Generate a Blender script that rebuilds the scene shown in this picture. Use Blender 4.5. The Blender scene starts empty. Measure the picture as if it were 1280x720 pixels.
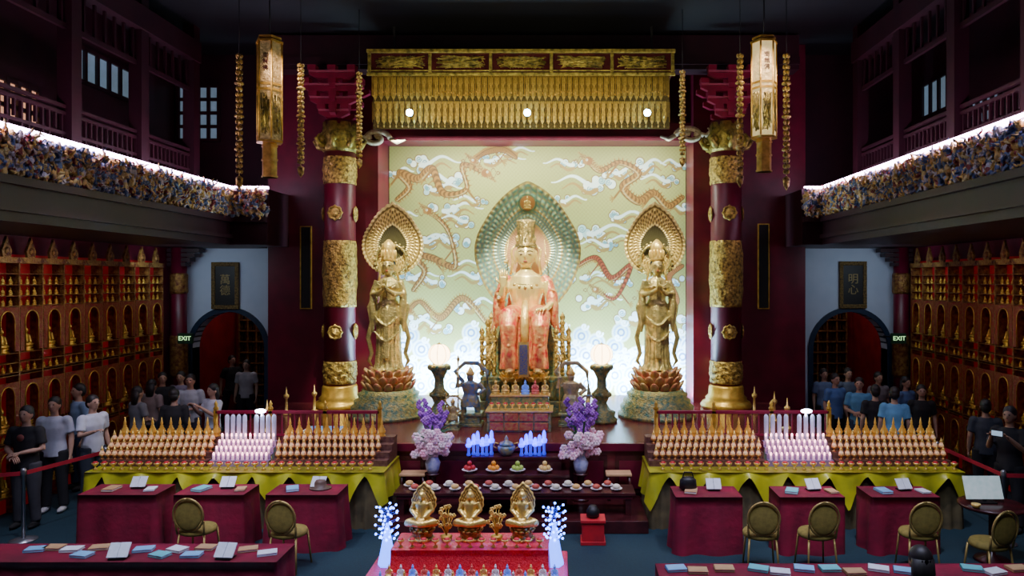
import bpy, math, random
import numpy as np
from mathutils import Vector, Matrix
random.seed(7)
# survey: focal 900 px, eye 3.6 m above floor, hall runs along +Y
F=900.;CX=705.;CY=350.;CAMX=.75;CAMZ=3.6
def X(px,D): return CAMX+(px-CX)*D/F
def Z(py,D): return CAMZ+(CY-py)*D/F
pi=math.pi
# ---------------------------------------------------------------- materials
MC={}
def mat(name,c,c2=None,r=.5,m=0.,ns=6.,bump=0.,bs=30.,em=0.,ec=None,trans=0.,spec=.5,vor=False):
    if name in MC: return MC[name]
    M=bpy.data.materials.new(name);M.use_nodes=True;nt=M.node_tree;N=nt.nodes;L=nt.links
    b=N['Principled BSDF'];b.inputs['Roughness'].default_value=r;b.inputs['Metallic'].default_value=m
    b.inputs['Specular IOR Level'].default_value=spec
    if trans: b.inputs['Transmission Weight'].default_value=trans
    tc=N.new('ShaderNodeTexCoord')
    nz=N.new('ShaderNodeTexVoronoi' if vor else 'ShaderNodeTexNoise');nz.inputs['Scale'].default_value=ns
    L.new(tc.outputs['Object'],nz.inputs['Vector'])
    cr=N.new('ShaderNodeValToRGB');c2=c2 or tuple(x*.75 for x in c)
    cols=c2 if isinstance(c2,list) else [c2]
    cols=[c]+cols
    e=cr.color_ramp.elements
    n=len(cols)
    lo,hi=(.3,.7) if not vor else (0.,1.)
    for i,cc in enumerate(cols):
        p=lo+(hi-lo)*i/(n-1)
        if i==0: q=e[0];q.position=p
        elif i==n-1: q=e[len(e)-1];q.position=p
        else: q=e.new(p)
        q.color=(*cc,1)
    if vor:
        cr.color_ramp.interpolation='CONSTANT'
        sx=N.new('ShaderNodeSeparateColor');L.new(nz.outputs['Color'],sx.inputs[0]);L.new(sx.outputs[0],cr.inputs[0])
    else:
        L.new(nz.outputs[0],cr.inputs[0])
    L.new(cr.outputs[0],b.inputs['Base Color'])
    if bump:
        n2=N.new('ShaderNodeTexNoise');n2.inputs['Scale'].default_value=bs;L.new(tc.outputs['Object'],n2.inputs['Vector'])
        bp=N.new('ShaderNodeBump');bp.inputs['Strength'].default_value=bump;bp.inputs['Distance'].default_value=.03
        L.new(n2.outputs[0],bp.inputs['Height']);L.new(bp.outputs[0],b.inputs['Normal'])
    if em:
        b.inputs['Emission Color'].default_value=(*(ec or c),1);b.inputs['Emission Strength'].default_value=em
    MC[name]=M;return M
def matvc(name,r=.6,m=0.,em=0.):
    M=bpy.data.materials.new(name);M.use_nodes=True;nt=M.node_tree
    b=nt.nodes['Principled BSDF'];a=nt.nodes.new('ShaderNodeAttribute');a.attribute_name='Col'
    nt.links.new(a.outputs[0],b.inputs['Base Color']);b.inputs['Roughness'].default_value=r;b.inputs['Metallic'].default_value=m
    return M
gold=mat('gold',(.82,.52,.09),(.44,.26,.03),r=.34,m=.6,ns=9)
goldc=mat('gold_carved',(.82,.58,.13),(.12,.07,.02),r=.36,m=.6,ns=18,bump=.9,bs=28)
goldd=mat('gold_dim',(.40,.22,.05),(.12,.022,.012),r=.42,m=.5,ns=14,bump=.6,bs=40)
goldb=mat('gold_bright',(1.,.76,.24),(.80,.52,.10),r=.3,m=.55,ns=12,bump=.3,bs=40)
bronze=mat('aged_gilding',(.80,.64,.22),(.28,.25,.09),r=.28,m=.65,ns=7,bump=.6,bs=30)
olive=mat('olive_gilt',(.58,.46,.10),(.12,.10,.02),r=.36,m=.6,ns=14,bump=.4,bs=40)
jade=mat('jade_gilding',(.05,.19,.14),(.50,.40,.10),r=.4,m=.4,ns=13,bump=.7,bs=30)
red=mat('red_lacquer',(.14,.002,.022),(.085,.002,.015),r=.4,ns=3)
redd=mat('dark_shaded_red_lacquer',(.028,.001,.007),(.016,.001,.005),r=.5,ns=3)  # dark red trim colour; on the upper side walls it stands in for shade
redb=mat('bright_red',(.60,.01,.02),(.35,.01,.02),r=.6,ns=5)
redcloth=mat('crimson_cloth',(.28,.002,.034),(.16,.002,.022),r=.85,ns=4,bump=.2,bs=15)
shelfred=mat('niche_red_glow',(.55,.005,.014),(.30,.003,.010),r=.6,ns=3,em=.04,ec=(1,.02,.03))  # faint red emission stands in for small lights inside the niches
corrred=mat('corridor_red',(.36,.010,.014),(.22,.006,.01),r=.6,ns=3)
black=mat('black',(.006,.006,.007),r=.5)
darkwood=mat('dark_wood',(.07,.012,.014),(.03,.006,.007),r=.25,ns=5)
stagewood=mat('polished_stage_wood',(.15,.022,.026),(.08,.012,.014),r=.24,ns=2.5)
white=mat('white_paint',(.56,.63,.76),(.48,.56,.70),r=.7,ns=2)
arch_m=mat('dark_arch_paint',(.010,.03,.07),r=.5)
carpet=mat('teal_carpet',(.004,.036,.052),(.003,.022,.035),r=.8,ns=30,bump=.2,bs=200)
ylw=mat('olive_yellow_satin',(.62,.60,.03),(.38,.40,.025),r=.38,ns=4,bump=.15,bs=10)
beige=mat('khaki_skirt',(.15,.12,.05),(.08,.065,.03),r=.8,ns=6)
paper=mat('paper',(.80,.85,.90),(.68,.73,.78),r=.8,ns=20)
bluepaper=mat('blue_cover',(.24,.54,.82),(.18,.42,.68),r=.6)
greencov=mat('teal_cover',(.14,.58,.62),(.10,.44,.48),r=.6)
tan=mat('tan_cover',(.60,.36,.17),r=.7)
glass=mat('acrylic',(.55,.60,.78),(.40,.44,.60),r=.12,em=.06,ec=(.7,.72,1.))  # faint emission gives the clear tubes a lit look; they are not lamps
lampw=mat('white_lamp',(1,.93,1),r=.4,em=20,ec=(.7,.76,1.))
lamppink=mat('pink_lamp',(1,.6,.6),r=.4,em=7,ec=(1,.42,.5))
lampblue=mat('blue_lamp',(.05,.08,1),r=.3,em=7,ec=(.01,.02,1.))
lampcy=mat('ice_lamp',(.3,.5,1),r=.3,em=16,ec=(.07,.2,1.))
ledm=mat('led_strip',(1,.85,1),r=.4,em=22,ec=(.92,.64,1.))
skinm=mat('skin',(.50,.30,.21),(.44,.25,.17),r=.6,ns=10)
skinm2=mat('skin_tan',(.40,.23,.15),(.34,.19,.12),r=.6,ns=10)
hairm=mat('black_hair',(.012,.010,.010),(.02,.016,.014),r=.5,ns=30)
purple=mat('purple_petals',(.26,.03,.46),(.50,.20,.62),r=.6,ns=12)
pinkf=mat('pink_petals',(.95,.40,.58),(.98,.90,.92),r=.6,ns=7)
leafm=mat('green_leaves',(.03,.14,.05),(.05,.2,.06),r=.6,ns=20)
facedark=mat('painted_eye_line',(.03,.015,.01),r=.5)
lipred=mat('painted_lips',(.45,.06,.03),r=.5)
# ---------------------------------------------------------------- geometry
class G:
    def __init__(s): s.v=[];s.f=[];s.mi=[];s.sm=[]
    def add(s,vs,fs,mi=0,sm=True,M=None):
        o=len(s.v)
        for p in vs:
            s.v.append(tuple(M@Vector(p)) if M is not None else tuple(p))
        for f in fs: s.f.append([i+o for i in f]);s.mi.append(mi);s.sm.append(sm)
        return s
    def box(s,x0,x1,y0,y1,z0,z1,mi=0,M=None):
        vs=[(x,y,z) for z in(z0,z1) for y in(y0,y1) for x in(x0,x1)]
        return s.add(vs,[(0,2,3,1),(4,5,7,6),(0,1,5,4),(2,6,7,3),(0,4,6,2),(1,3,7,5)],mi,False,M)
    def lathe(s,prof,n=24,c=(0,0,0),mi=0,sx=1.,sy=1.,mod=None,sm=True,M=None):
        vs=[];fs=[];k=len(prof)
        for j,(r,z) in enumerate(prof):
            for i in range(n):
                th=2*pi*i/n;rr=r*(mod(th,j/(k-1)) if mod else 1)
                vs.append((c[0]+rr*math.cos(th)*sx,c[1]+rr*math.sin(th)*sy,c[2]+z))
        for j in range(k-1):
            for i in range(n):
                a=j*n+i;b=j*n+(i+1)%n;fs.append((a,b,b+n,a+n))
        fs.append(tuple(range(n-1,-1,-1)));fs.append(tuple(range((k-1)*n,k*n)))
        return s.add(vs,fs,mi,sm,M)
    def ell(s,c,r,n=14,m=9,mi=0,M=None):
        if isinstance(r,(int,float)): r=(r,r,r)
        vs=[(c[0],c[1],c[2]-r[2])];fs=[]
        for j in range(1,m):
            ph=-pi/2+pi*j/m
            for i in range(n):
                th=2*pi*i/n;vs.append((c[0]+r[0]*math.cos(ph)*math.cos(th),c[1]+r[1]*math.cos(ph)*math.sin(th),c[2]+r[2]*math.sin(ph)))
        vs.append((c[0],c[1],c[2]+r[2]))
        for i in range(n): fs.append((0,1+(i+1)%n,1+i))
        for j in range(m-2):
            for i in range(n):
                a=1+j*n+i;b=1+j*n+(i+1)%n;fs.append((a,b,b+n,a+n))
        t=len(vs)-1;o=1+(m-2)*n
        for i in range(n): fs.append((o+i,o+(i+1)%n,t))
        return s.add(vs,fs,mi,True,M)
    def tube(s,pts,rad,n=10,mi=0,ref=(1,0,0),M=None):
        P=[Vector(p) for p in pts];k=len(P)
        if not isinstance(rad,(list,tuple)): rad=[rad]*k
        vs=[];fs=[];side=Vector(ref)
        for j in range(k):
            t=(P[min(j+1,k-1)]-P[max(j-1,0)]).normalized()
            u=side-t*side.dot(t)
            if u.length<.05:
                side=Vector((0,1,0)) if abs(t.y)<.9 else Vector((0,0,1));u=side-t*side.dot(t)
            u.normalize();w=t.cross(u)
            side=u.copy() if abs(Vector(ref).dot(t))>.7 else Vector(ref)
            r=rad[j];a,b=(r if isinstance(r,(list,tuple)) else (r,r))
            for i in range(n):
                th=2*pi*i/n;vs.append(P[j]+u*a*math.cos(th)+w*b*math.sin(th))
        for j in range(k-1):
            for i in range(n):
                a=j*n+i;b=j*n+(i+1)%n;fs.append((a,b,b+n,a+n))
        fs.append(tuple(range(n-1,-1,-1)));fs.append(tuple(range((k-1)*n,k*n)))
        return s.add(vs,fs,mi,True,M)
    def prism(s,poly,y0,y1,mi=0,M=None,sm=False):
        n=len(poly);vs=[(p[0],y0,p[1]) for p in poly]+[(p[0],y1,p[1]) for p in poly]
        fs=[tuple(range(n)),tuple(range(2*n-1,n-1,-1))]+[(i,i+n,(i+1)%n+n,(i+1)%n) for i in range(n)]
        return s.add(vs,fs,mi,sm,M)
def setp(o,label=None,category=None,group=None,kind=None):
    if label: o['label']=label
    if category: o['category']=category
    if group: o['group']=group
    if kind: o['kind']=kind
COL=bpy.context.scene.collection
def mesh_of(name,g,mats):
    me=bpy.data.meshes.new(name);me.from_pydata(g.v,[],g.f)
    for m in (mats if isinstance(mats,(list,tuple)) else [mats]): me.materials.append(m)
    me.polygons.foreach_set('material_index',g.mi);me.polygons.foreach_set('use_smooth',g.sm);me.update();return me
def ob(name,g,mats,parent=None,loc=(0,0,0),rot=0.,bev=0.,**k):
    me=g if isinstance(g,bpy.types.Mesh) else mesh_of(name,g,mats)
    o=bpy.data.objects.new(name,me);COL.objects.link(o);o.location=loc;o.rotation_euler=(0,0,rot)
    if parent: o.parent=parent
    if bev:
        b=o.modifiers.new('b','BEVEL');b.width=bev;b.segments=2;b.limit_method='ANGLE'
    setp(o,**k);return o
def em(name,loc,rot=0.,**k):
    o=bpy.data.objects.new(name,None);COL.objects.link(o);o.location=loc;o.rotation_euler=(0,0,rot);o.empty_display_size=.1
    setp(o,**k);return o
def dup(o,loc=None,rot=None,parent=None,label=None):
    c=o.copy();COL.objects.link(c)
    if loc is not None:c.location=loc
    if rot is not None:c.rotation_euler=(0,0,rot)
    if parent:c.parent=parent
    if label:c['label']=label
    for ch in list(o.children): dup(ch,parent=c)
    return c
def remesh(g,vox,name='m',it=3):
    me=mesh_of(name,g,[]);o=bpy.data.objects.new('tmp',me);COL.objects.link(o)
    r=o.modifiers.new('r','REMESH');r.mode='VOXEL';r.voxel_size=vox
    s=o.modifiers.new('s','SMOOTH');s.iterations=it;s.factor=.5
    dg=bpy.context.evaluated_depsgraph_get();ev=o.evaluated_get(dg)
    m2=bpy.data.meshes.new_from_object(ev);bpy.data.objects.remove(o)
    h=G();h.v=[tuple(v.co) for v in m2.vertices];h.f=[list(p.vertices) for p in m2.polygons]
    h.mi=[0]*len(h.f);h.sm=[True]*len(h.f);bpy.data.meshes.remove(m2);return h
def text(s,size,ext,m,name,parent,loc,rot):
    c=bpy.data.curves.new('t','FONT');c.body=s;c.size=size;c.extrude=ext;c.align_x='CENTER';c.align_y='CENTER'
    o=bpy.data.objects.new('t',c);COL.objects.link(o)
    ev=o.evaluated_get(bpy.context.evaluated_depsgraph_get());me=bpy.data.meshes.new_from_object(ev);bpy.data.objects.remove(o)
    me.materials.clear();me.materials.append(m)
    t=bpy.data.objects.new(name,me);COL.objects.link(t);t.location=loc;t.rotation_euler=rot
    if parent:t.parent=parent
    return t
S=dict(kind='structure')
# ================================================================= ROOM
WL,WR=-7.9,8.36;YB=16.
ob('floor',G().box(WL-.2,WR+.2,2,20,-.2,0),carpet,**S)
ob('ceiling',G().box(WL-.2,WR+.2,2,20,8.6,8.8),black,**S)
ob('wall_left',G().box(WL-.25,WL,5,YB,0,4.4).box(WL-.25,WL,5,YB,4.4,8.6,1),[red,redd],**S)  # upper part coloured darker to imitate the dim gallery level
ob('wall_right',G().box(WR,WR+.25,5,YB,0,4.4).box(WR,WR+.25,5,YB,4.4,8.6,1),[red,redd],**S)  # same darker upper part, gallery shade put into the colour
def archwall(name,x0,x1,a0,a1,ztop):
    r=(a1-a0)/2;c=(a0+a1)/2;zc=2.89-r
    poly=[(x0,0),(a0,0),(a0,zc)]+[(c-r*math.cos(t*pi/20),zc+r*math.sin(t*pi/20)) for t in range(1,20)]+[(a1,zc),(a1,0),(x1,0),(x1,ztop),(x0,ztop)]
    ob(name,G().prism(poly,YB,YB+.3),white,**S)
    R=r+.11;rr=r
    out=[(c-R*math.cos(t*pi/24),zc+R*math.sin(t*pi/24)) for t in range(25)]
    inn=[(c-rr*math.cos(t*pi/24),zc+rr*math.sin(t*pi/24)) for t in range(25)]
    p=[(c-R,0)]+out+[(c+R,0),(c+rr,0)]+inn[::-1]+[(c-rr,0)]
    ob('trim_1' if c<0 else 'trim_2',G().prism(p[::-1],YB-.04,YB+.31),arch_m,**S)
archwall('wall_back_left',WL,-5.5,-7.5,-5.9,4.4)
archwall('wall_back_right',5.85,WR,6.28,7.93,4.4)
ob('wall_corridor_back',G().box(WL,WR,19,19.2,0,4.4),corrred,**S)
ob('wall_corridor_left',G().box(WL-.2,WL,YB,19.2,0,8.6),corrred,**S)
ob('wall_corridor_right',G().box(WR,WR+.2,YB,19.2,0,8.6),corrred,**S)
ob('ceiling_corridor',G().box(WL,WR,YB+.3,19,4.4,4.5),redd,**S)
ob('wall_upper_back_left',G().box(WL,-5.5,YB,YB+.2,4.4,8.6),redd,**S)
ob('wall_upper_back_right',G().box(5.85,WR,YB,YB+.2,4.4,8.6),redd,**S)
ob('wall_back_pier_left',G().box(-5.54,-3.2,15.3,16.2,0,8.6),red,**S)
ob('wall_back_pier_right',G().box(3.5,5.88,15.3,16.2,0,8.6),red,**S)
ob('wall_back_center',G().box(-5.5,5.85,16.32,16.5,0,8.6),red,**S)
ob('trim_3',G().box(-3.2,3.5,15.6,16.25,6.62,7.0).box(-3.2,3.5,15.55,15.6,6.66,6.72),red,**S)
ob('trim_4',G().box(WL,-5.84,5,YB,4.3,4.82).box(-5.84,-5.78,5,14.3,4.42,4.5).box(-5.84,-5.76,5,14.3,4.74,4.84),redd,**S)
ob('trim_5',G().box(5.85,WR,5,YB,4.3,4.82).box(5.79,5.85,5,14.3,4.42,4.5).box(5.77,5.85,5,14.3,4.74,4.84),redd,**S)
ob('trim_6',G().box(-5.84,-5.1,14.2,15.3,4.3,4.82).box(-5.8,-5.1,14.13,14.2,4.74,4.84).box(-5.84,-5.1,14.24,15.3,4.82,5.4),redd,**S)
ob('trim_7',G().box(5.45,5.85,14.2,15.3,4.3,4.82).box(5.45,5.8,14.13,14.2,4.74,4.84).box(5.45,5.85,14.24,15.3,4.82,5.4),redd,**S)
ob('trim_8',G().box(-6.1,-5.95,5,14.3,4.82,5.4),redd,**S)
ob('trim_9',G().box(5.96,6.1,5,14.3,4.82,5.4),redd,**S)
for (a,b,c,d) in ((-5.98,-5.82,6,14.2),(5.83,5.99,6,14.2)):
    ob('led_strip',G().box(a,b,c,d,5.40,5.455),ledm,label='pinkish white LED strip along the gallery parapet top',category='light strip')
for (a,b) in ((-5.82,-5.1),(5.5,5.83)):
    ob('led_strip',G().box(a,b,14.14,14.28,5.40,5.445),ledm,label='short LED strip above the carved frieze beside the red pier',category='light strip')
reliefm=mat('painted_carving',(.66,.42,.12),[(.10,.14,.28),(.50,.34,.14),(.72,.55,.22),(.16,.22,.34),(.30,.06,.05),(.62,.56,.56),(.55,.34,.10)],r=.5,m=.15,ns=14,vor=True,bump=.5)
def frieze(p0,p1,nrm,zl,zh,n,lab):
    g=G();p0=Vector(p0);p1=Vector(p1);nrm=Vector(nrm);d=p1-p0
    for i in range(n):
        t=random.random();h=random.random();o=random.uniform(.02,.16)
        c=p0+d*t+nrm*o+Vector((0,0,zl+(zh-zl)*h))
        s=random.uniform(.018,.045)
        k=random.random()
        if k<.5: g.ell(c,(s,s,s*random.uniform(.8,2.2)),6,4)
        else:
            q=[c]
            for j in range(3): q.append(q[-1]+Vector((random.uniform(-.05,.05),random.uniform(-.07,.07),random.uniform(-.05,.07))))
            g.tube(q,[.024,.02,.015,.004],5)
    ob('carved_frieze',g,reliefm,label=lab,category='carving',kind='stuff')
frieze((-5.95,7.4,0),(-5.95,14.15,0),(1,0,0),4.86,5.36,4200,'multicoloured carved frieze of figures and foliage on gallery parapet')
frieze((5.96,7.4,0),(5.96,14.15,0),(-1,0,0),4.86,5.36,4200,'multicoloured carved frieze of figures and foliage on gallery parapet')
frieze((-5.8,14.25,0),(-5.12,14.25,0),(0,-1,0),4.86,5.36,420,'short carved frieze section beside the red pier')
frieze((5.48,14.25,0),(5.8,14.25,0),(0,-1,0),4.86,5.36,220,'short carved frieze section beside the red pier')
pane=mat('dim_window_pane',(.2,.3,.4),r=.3,em=.16,ec=(.5,.72,.95))
paneo=mat('warm_window_pane',(.4,.3,.2),r=.3,em=.8,ec=(1,.45,.25))
wn=[0]
def window(a,b,fix,z0,z1,axis,cols,rows,pm=pane):
    wn[0]+=1;g=G();T=.035
    def bx(u0,u1,d0,d1,w0,w1,mi):
        if axis=='y': g.box(fix+min(d0,d1),fix+max(d0,d1),u0,u1,w0,w1,mi)
        else: g.box(u0,u1,fix+min(d0,d1),fix+max(d0,d1),w0,w1,mi)
    sg=-1 if (axis=='x' or fix>0) else 1
    bx(a,b,sg*.01,sg*.02,z0,z1,1)
    for i in range(cols+1):
        u=a+(b-a)*i/cols;bx(u-T,u+T,sg*.02,sg*.07,z0-T,z1+T,0)
    for i in range(rows+1):
        u=z0+(z1-z0)*i/rows;bx(a-T,b+T,sg*.02,sg*.065,u-T,u+T,0)
    ob('window_%d'%wn[0],g,[redd,pm],**S)
window(12.6,14.3,WL,7.15,7.75,'y',5,1)
window(-7.8,-6.9,YB,6.7,7.9,'x',4,4)
window(10.9,11.8,WL,6.1,6.7,'y',4,3,paneo)
window(12.5,13.4,WR,6.2,6.9,'y',4,3)
window(14.2,15.2,WR,7.0,7.7,'y',3,1)
for sx,wx in ((-1,-6.6),(1,6.6)):
    g=G()
    for i in range(5):
        y=7.2+i*1.75;g.box(wx-.11,wx+.11,y-.11,y+.11,4.82,8.6)
    for z in (5.45,5.75,6.05,6.15): g.box(wx-.03,wx+.03,7,14.3,z-.025,z+.025)
    for i in range(56): g.box(wx-.02,wx+.02,7+i*.13,7.03+i*.13,5.4+(i%3)*.2,6.05)
    g.box(wx-.15,wx+.15,7,14.3,7.9,8.3)
    for i in range(30): g.box(wx-.02,wx+.02,7+i*.25,7.04+i*.25,7.35,7.9)
    g.box(wx-.03,wx+.03,7,14.3,7.3,7.38)
    ob('trim_%d'%(10+(sx>0)),g,redd,**S)
# ---------------------------------------------------------------- stage
g=G()
g.box(-5.1,5.2,11.5,16.3,0,1.0,0)
g.box(-5.15,5.25,11.44,11.5,.88,1.0,1);g.box(-5.15,5.25,11.46,11.5,.0,.12,1)
for i in range(14):
    a=-5.0+i*.73;g.box(a,a+.6,11.475,11.5,.2,.8,2);g.box(a+.06,a+.54,11.46,11.475,.28,.72,1)
ob('stage',g,[stagewood,red,darkwood],label='raised polished dark red wooden stage with panelled front',category='stage',kind='structure')
ob('stage_step',G().box(-1.82,1.95,10.2,11.44,0,.18),darkwood,bev=.01,label='low dark wooden step in front of the stage',category='step')
# ---------------------------------------------------------------- tapestry
def backdrop():
    W,H=640,500
    u=np.linspace(474,862,W)[None,:].repeat(H,0);v=np.linspace(182,490,H)[:,None].repeat(W,1)
    rng=np.random.RandomState(3)
    base=np.array([.46,.45,.18])[None,None,:]*(1+.12*np.sin(u/37+v/51)[:,:,None])
    base=base*(1+.07*(np.sin(u*1.2)*np.sin(v*1.2))[:,:,None])
    C=base.copy()
    def stamp(x,y,r,col,a=1.,soft=.25):
        i0=int((x-r-474)/388*W)-1;i1=int((x+r-474)/388*W)+2;j0=int((y-r-182)/308*H)-1;j1=int((y+r-182)/308*H)+2
        i0=max(i0,0);j0=max(j0,0);i1=min(i1,W);j1=min(j1,H)
        if i1<=i0 or j1<=j0:return
        d=np.hypot(u[j0:j1,i0:i1]-x,v[j0:j1,i0:i1]-y)/r
        m=np.clip((1-d)/soft,0,1)[:,:,None]*a
        C[j0:j1,i0:i1]=C[j0:j1,i0:i1]*(1-m)+np.array(col)*m
    WH=[(.82,.90,.86),(.52,.68,.68),(.90,.94,.86)]
    BR=(.28,.18,.05)
    def cloud(x,y,s,n=7,trail=0):
        pts=[(x+rng.uniform(-s,s)*1.5,y+rng.uniform(-s,s)*.6,s*rng.uniform(.28,.48)) for _ in range(n)]
        for (a,b,r) in pts: stamp(a,b,r+1.3,BR,.9,.12)
        for (a,b,r) in pts: stamp(a,b,r,WH[rng.randint(3)],1,.12)
        for (a,b,r) in pts[:5]:
            for t in np.linspace(0,9,60):
                rr=r*.75*(1-t/11);stamp(a+rr*math.cos(t),b+rr*math.sin(t),.8,(.24,.42,.46),.85)
        if trail:
            for w_ in (0,1):
                for t in np.linspace(0,1,60):
                    stamp(x+trail*t*(1+.3*w_),y+s*(.4-.7*w_)+math.sin(t*7+w_)*s*.35-s*.3*t,s*.2*(1-t)+.8,WH[0] if w_ else (.42,.28,.10),1,.3)
    def path(P,n=260):
        P=np.array(P,float);k=len(P)
        t=np.linspace(0,k-1.001,n);i=t.astype(int);f=(t-i)[:,None]
        g_=lambda j:P[np.clip(j,0,k-1)]
        p0,p1,p2,p3=g_(i-1),g_(i),g_(i+1),g_(i+2)
        return .5*((2*p1)+(-p0+p2)*f+(2*p0-5*p1+4*p2-p3)*f**2+(-p0+3*p1-3*p2+p3)*f**3)
    def dragon(P,w,col=(.32,.17,.045),head=1):
        Q=path(P);n=len(Q);w=w*.72
        for k,(a,b) in enumerate(Q):
            t=k/n;r=w*(.35+.65*math.sin(pi*min(t*1.15+.05,1))**.8) if t<.82 else w*.6
            if k%5==0:
                d=Q[min(k+1,n-1)]-Q[max(k-1,0)];L_=np.hypot(*d)+1e-6;nx,ny=-d[1]/L_,d[0]/L_
                for q in range(5): stamp(a+nx*(r+q*.9),b+ny*(r+q*.9),1.4-.25*q,(.42,.24,.06),1)
            stamp(a,b,r+.9,(.16,.08,.025),.9,.2)
        for k,(a,b) in enumerate(Q):
            t=k/n;r=w*(.35+.65*math.sin(pi*min(t*1.15+.05,1))**.8) if t<.82 else w*.6
            c=np.array(col)*(1.5 if k%6<3 else .7);stamp(a,b,r,c,1,.3);stamp(a,b+r*.5,r*.4,(.74,.66,.36),.9,.4)
        for k in (int(n*.25),int(n*.5),int(n*.75)):
            a,b=Q[k];s_=1 if rng.rand()<.5 else -1
            for q in range(14): stamp(a+s_*q*.9,b+q*1.1,w*.32,col,1)
            for an in (-.8,-.2,.4,1.):
                for q in range(6): stamp(a+s_*12+math.cos(an)*q*s_,b+15+math.sin(an)*q,.9,(.42,.28,.08),1)
        a,b=Q[-1]
        for an in np.linspace(0,2*pi,16):
            for q in range(10): stamp(a+math.cos(an)*(w+q),b+math.sin(an+.2*q)*(w+q)*.8,1.1,(.50,.38,.14) if q%2 else (.3,.16,.05),.9)
        stamp(a,b,w*1.25,(.36,.17,.05),1);stamp(a+head*w,b+1,w*.8,(.44,.24,.07),1)
        stamp(a+head*w*.5,b-w*.3,1.6,(.95,.9,.7),1);stamp(a+head*w*.5,b-w*.3,.8,(.05,.02,.02),1)
        for sgn in (-1,1):
            for q in range(16): stamp(a+head*(w*1.5+q*.8),b+sgn*(2+math.sin(q*.4)*4),.7,(.32,.18,.08),1)
    for (x,y,s,n,tr) in [(515,205,13,9,40),(555,225,12,9,-30),(600,200,9,7,40),(625,190,8,7,30),(545,262,12,9,40),(520,300,10,7,35),(560,300,11,8,-35),(500,345,9,7,30),(535,350,10,7,-30),
        (575,380,12,9,30),(505,400,12,9,30),(590,345,9,7,-30),(715,205,9,7,-30),(745,230,14,10,-45),(770,215,10,7,30),(800,208,12,9,30),(840,225,10,8,-30),(735,290,13,9,45),(760,305,9,7,-30),(800,300,9,7,-30),
        (845,300,8,7,-30),(780,350,10,8,-40),(845,350,9,7,-30),(740,375,12,9,30),(790,395,12,9,30),(845,400,12,9,-30),(860,260,8,7,-20),(485,270,8,6,20),(590,250,8,6,-25),(500,320,8,6,25),(770,270,9,7,30),(540,405,10,7,-30),(725,345,9,7,30),
        (530,236,9,7,30),(575,275,9,7,-30),(700,250,8,6,25),(815,270,9,7,-30),(815,330,9,7,30),(555,330,8,6,30),(480,215,8,6,20),(855,205,8,6,-20)]:
        cloud(x,y,s,n,tr)
    dragon([(484,248),(500,232),(488,215),(512,222),(530,210),(545,240),(575,235),(570,205),(600,215)],6.5)
    dragon([(640,196),(622,186),(600,190),(585,200)],4.5,head=-1)
    dragon([(858,245),(838,256),(820,240),(800,250),(780,232),(800,215),(775,202),(750,212),(735,200)],6.5,head=-1)
    dragon([(505,360),(520,335),(500,315),(530,320),(560,330),(550,285),(525,262)],5.5,(.32,.16,.05),head=-1)
    dragon([(600,400),(570,370),(540,395),(515,375),(500,385)],5,(.34,.18,.06),head=-1)
    dragon([(720,330),(745,320),(765,345),(790,330),(770,370),(745,360)],4.5,(.30,.08,.035),head=-1)
    dragon([(858,330),(840,345),(850,375),(825,385),(810,370)],5,(.34,.15,.05),head=-1)
    for row in range(7):
        yb=408+row*12
        for x in np.arange(470+(row%2)*11,870,22):
            yy=yb+10*math.sin(x/31+row)+rng.uniform(-2,2);x=x+rng.uniform(-3,3)
            if row<2 and rng.rand()<.4: continue
            cols=[(.86,.92,.96),(.30,.48,.70),(.88,.94,.97),(.10,.24,.46)]
            for q,r in enumerate((13,10.5,8,5.5,3)): stamp(x,yy+6,r,cols[q%4] if row>1 or q%2 else (.7,.78,.70),.95,.12)
            for t in np.linspace(0,7,26): stamp(x+4+5*(1-t/8)*math.cos(t),yy-6+5*(1-t/8)*math.sin(t),1.5,(.92,.97,.99),1)
    x0,x1,z1,z0=-3.2,3.5,6.62,1.0
    xs=np.linspace(x0,x1,W);zs=np.linspace(z1,z0,H)
    vv=np.zeros((H,W,3));vv[:,:,0]=xs[None,:];vv[:,:,1]=16.28;vv[:,:,2]=zs[:,None]
    idx=np.arange(H*W).reshape(H,W)
    q=np.stack([idx[1:,:-1],idx[1:,1:],idx[:-1,1:],idx[:-1,:-1]],-1).reshape(-1,4)
    me=bpy.data.meshes.new('tapestry');me.from_pydata(vv.reshape(-1,3).tolist(),[],q.tolist())
    at=me.color_attributes.new('Col','FLOAT_COLOR','POINT')
    cc=np.ones((H*W,4),np.float32);cc[:,:3]=np.clip(C.reshape(-1,3),0,1)**1.25;at.data.foreach_set('color',cc.ravel())
    me.materials.append(matvc('embroidered_silk',r=.55));me.update()
    o=bpy.data.objects.new('tapestry',me);COL.objects.link(o)
    setp(o,'huge golden silk tapestry of dragons, clouds and waves behind the statues','tapestry')
backdrop()
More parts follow.
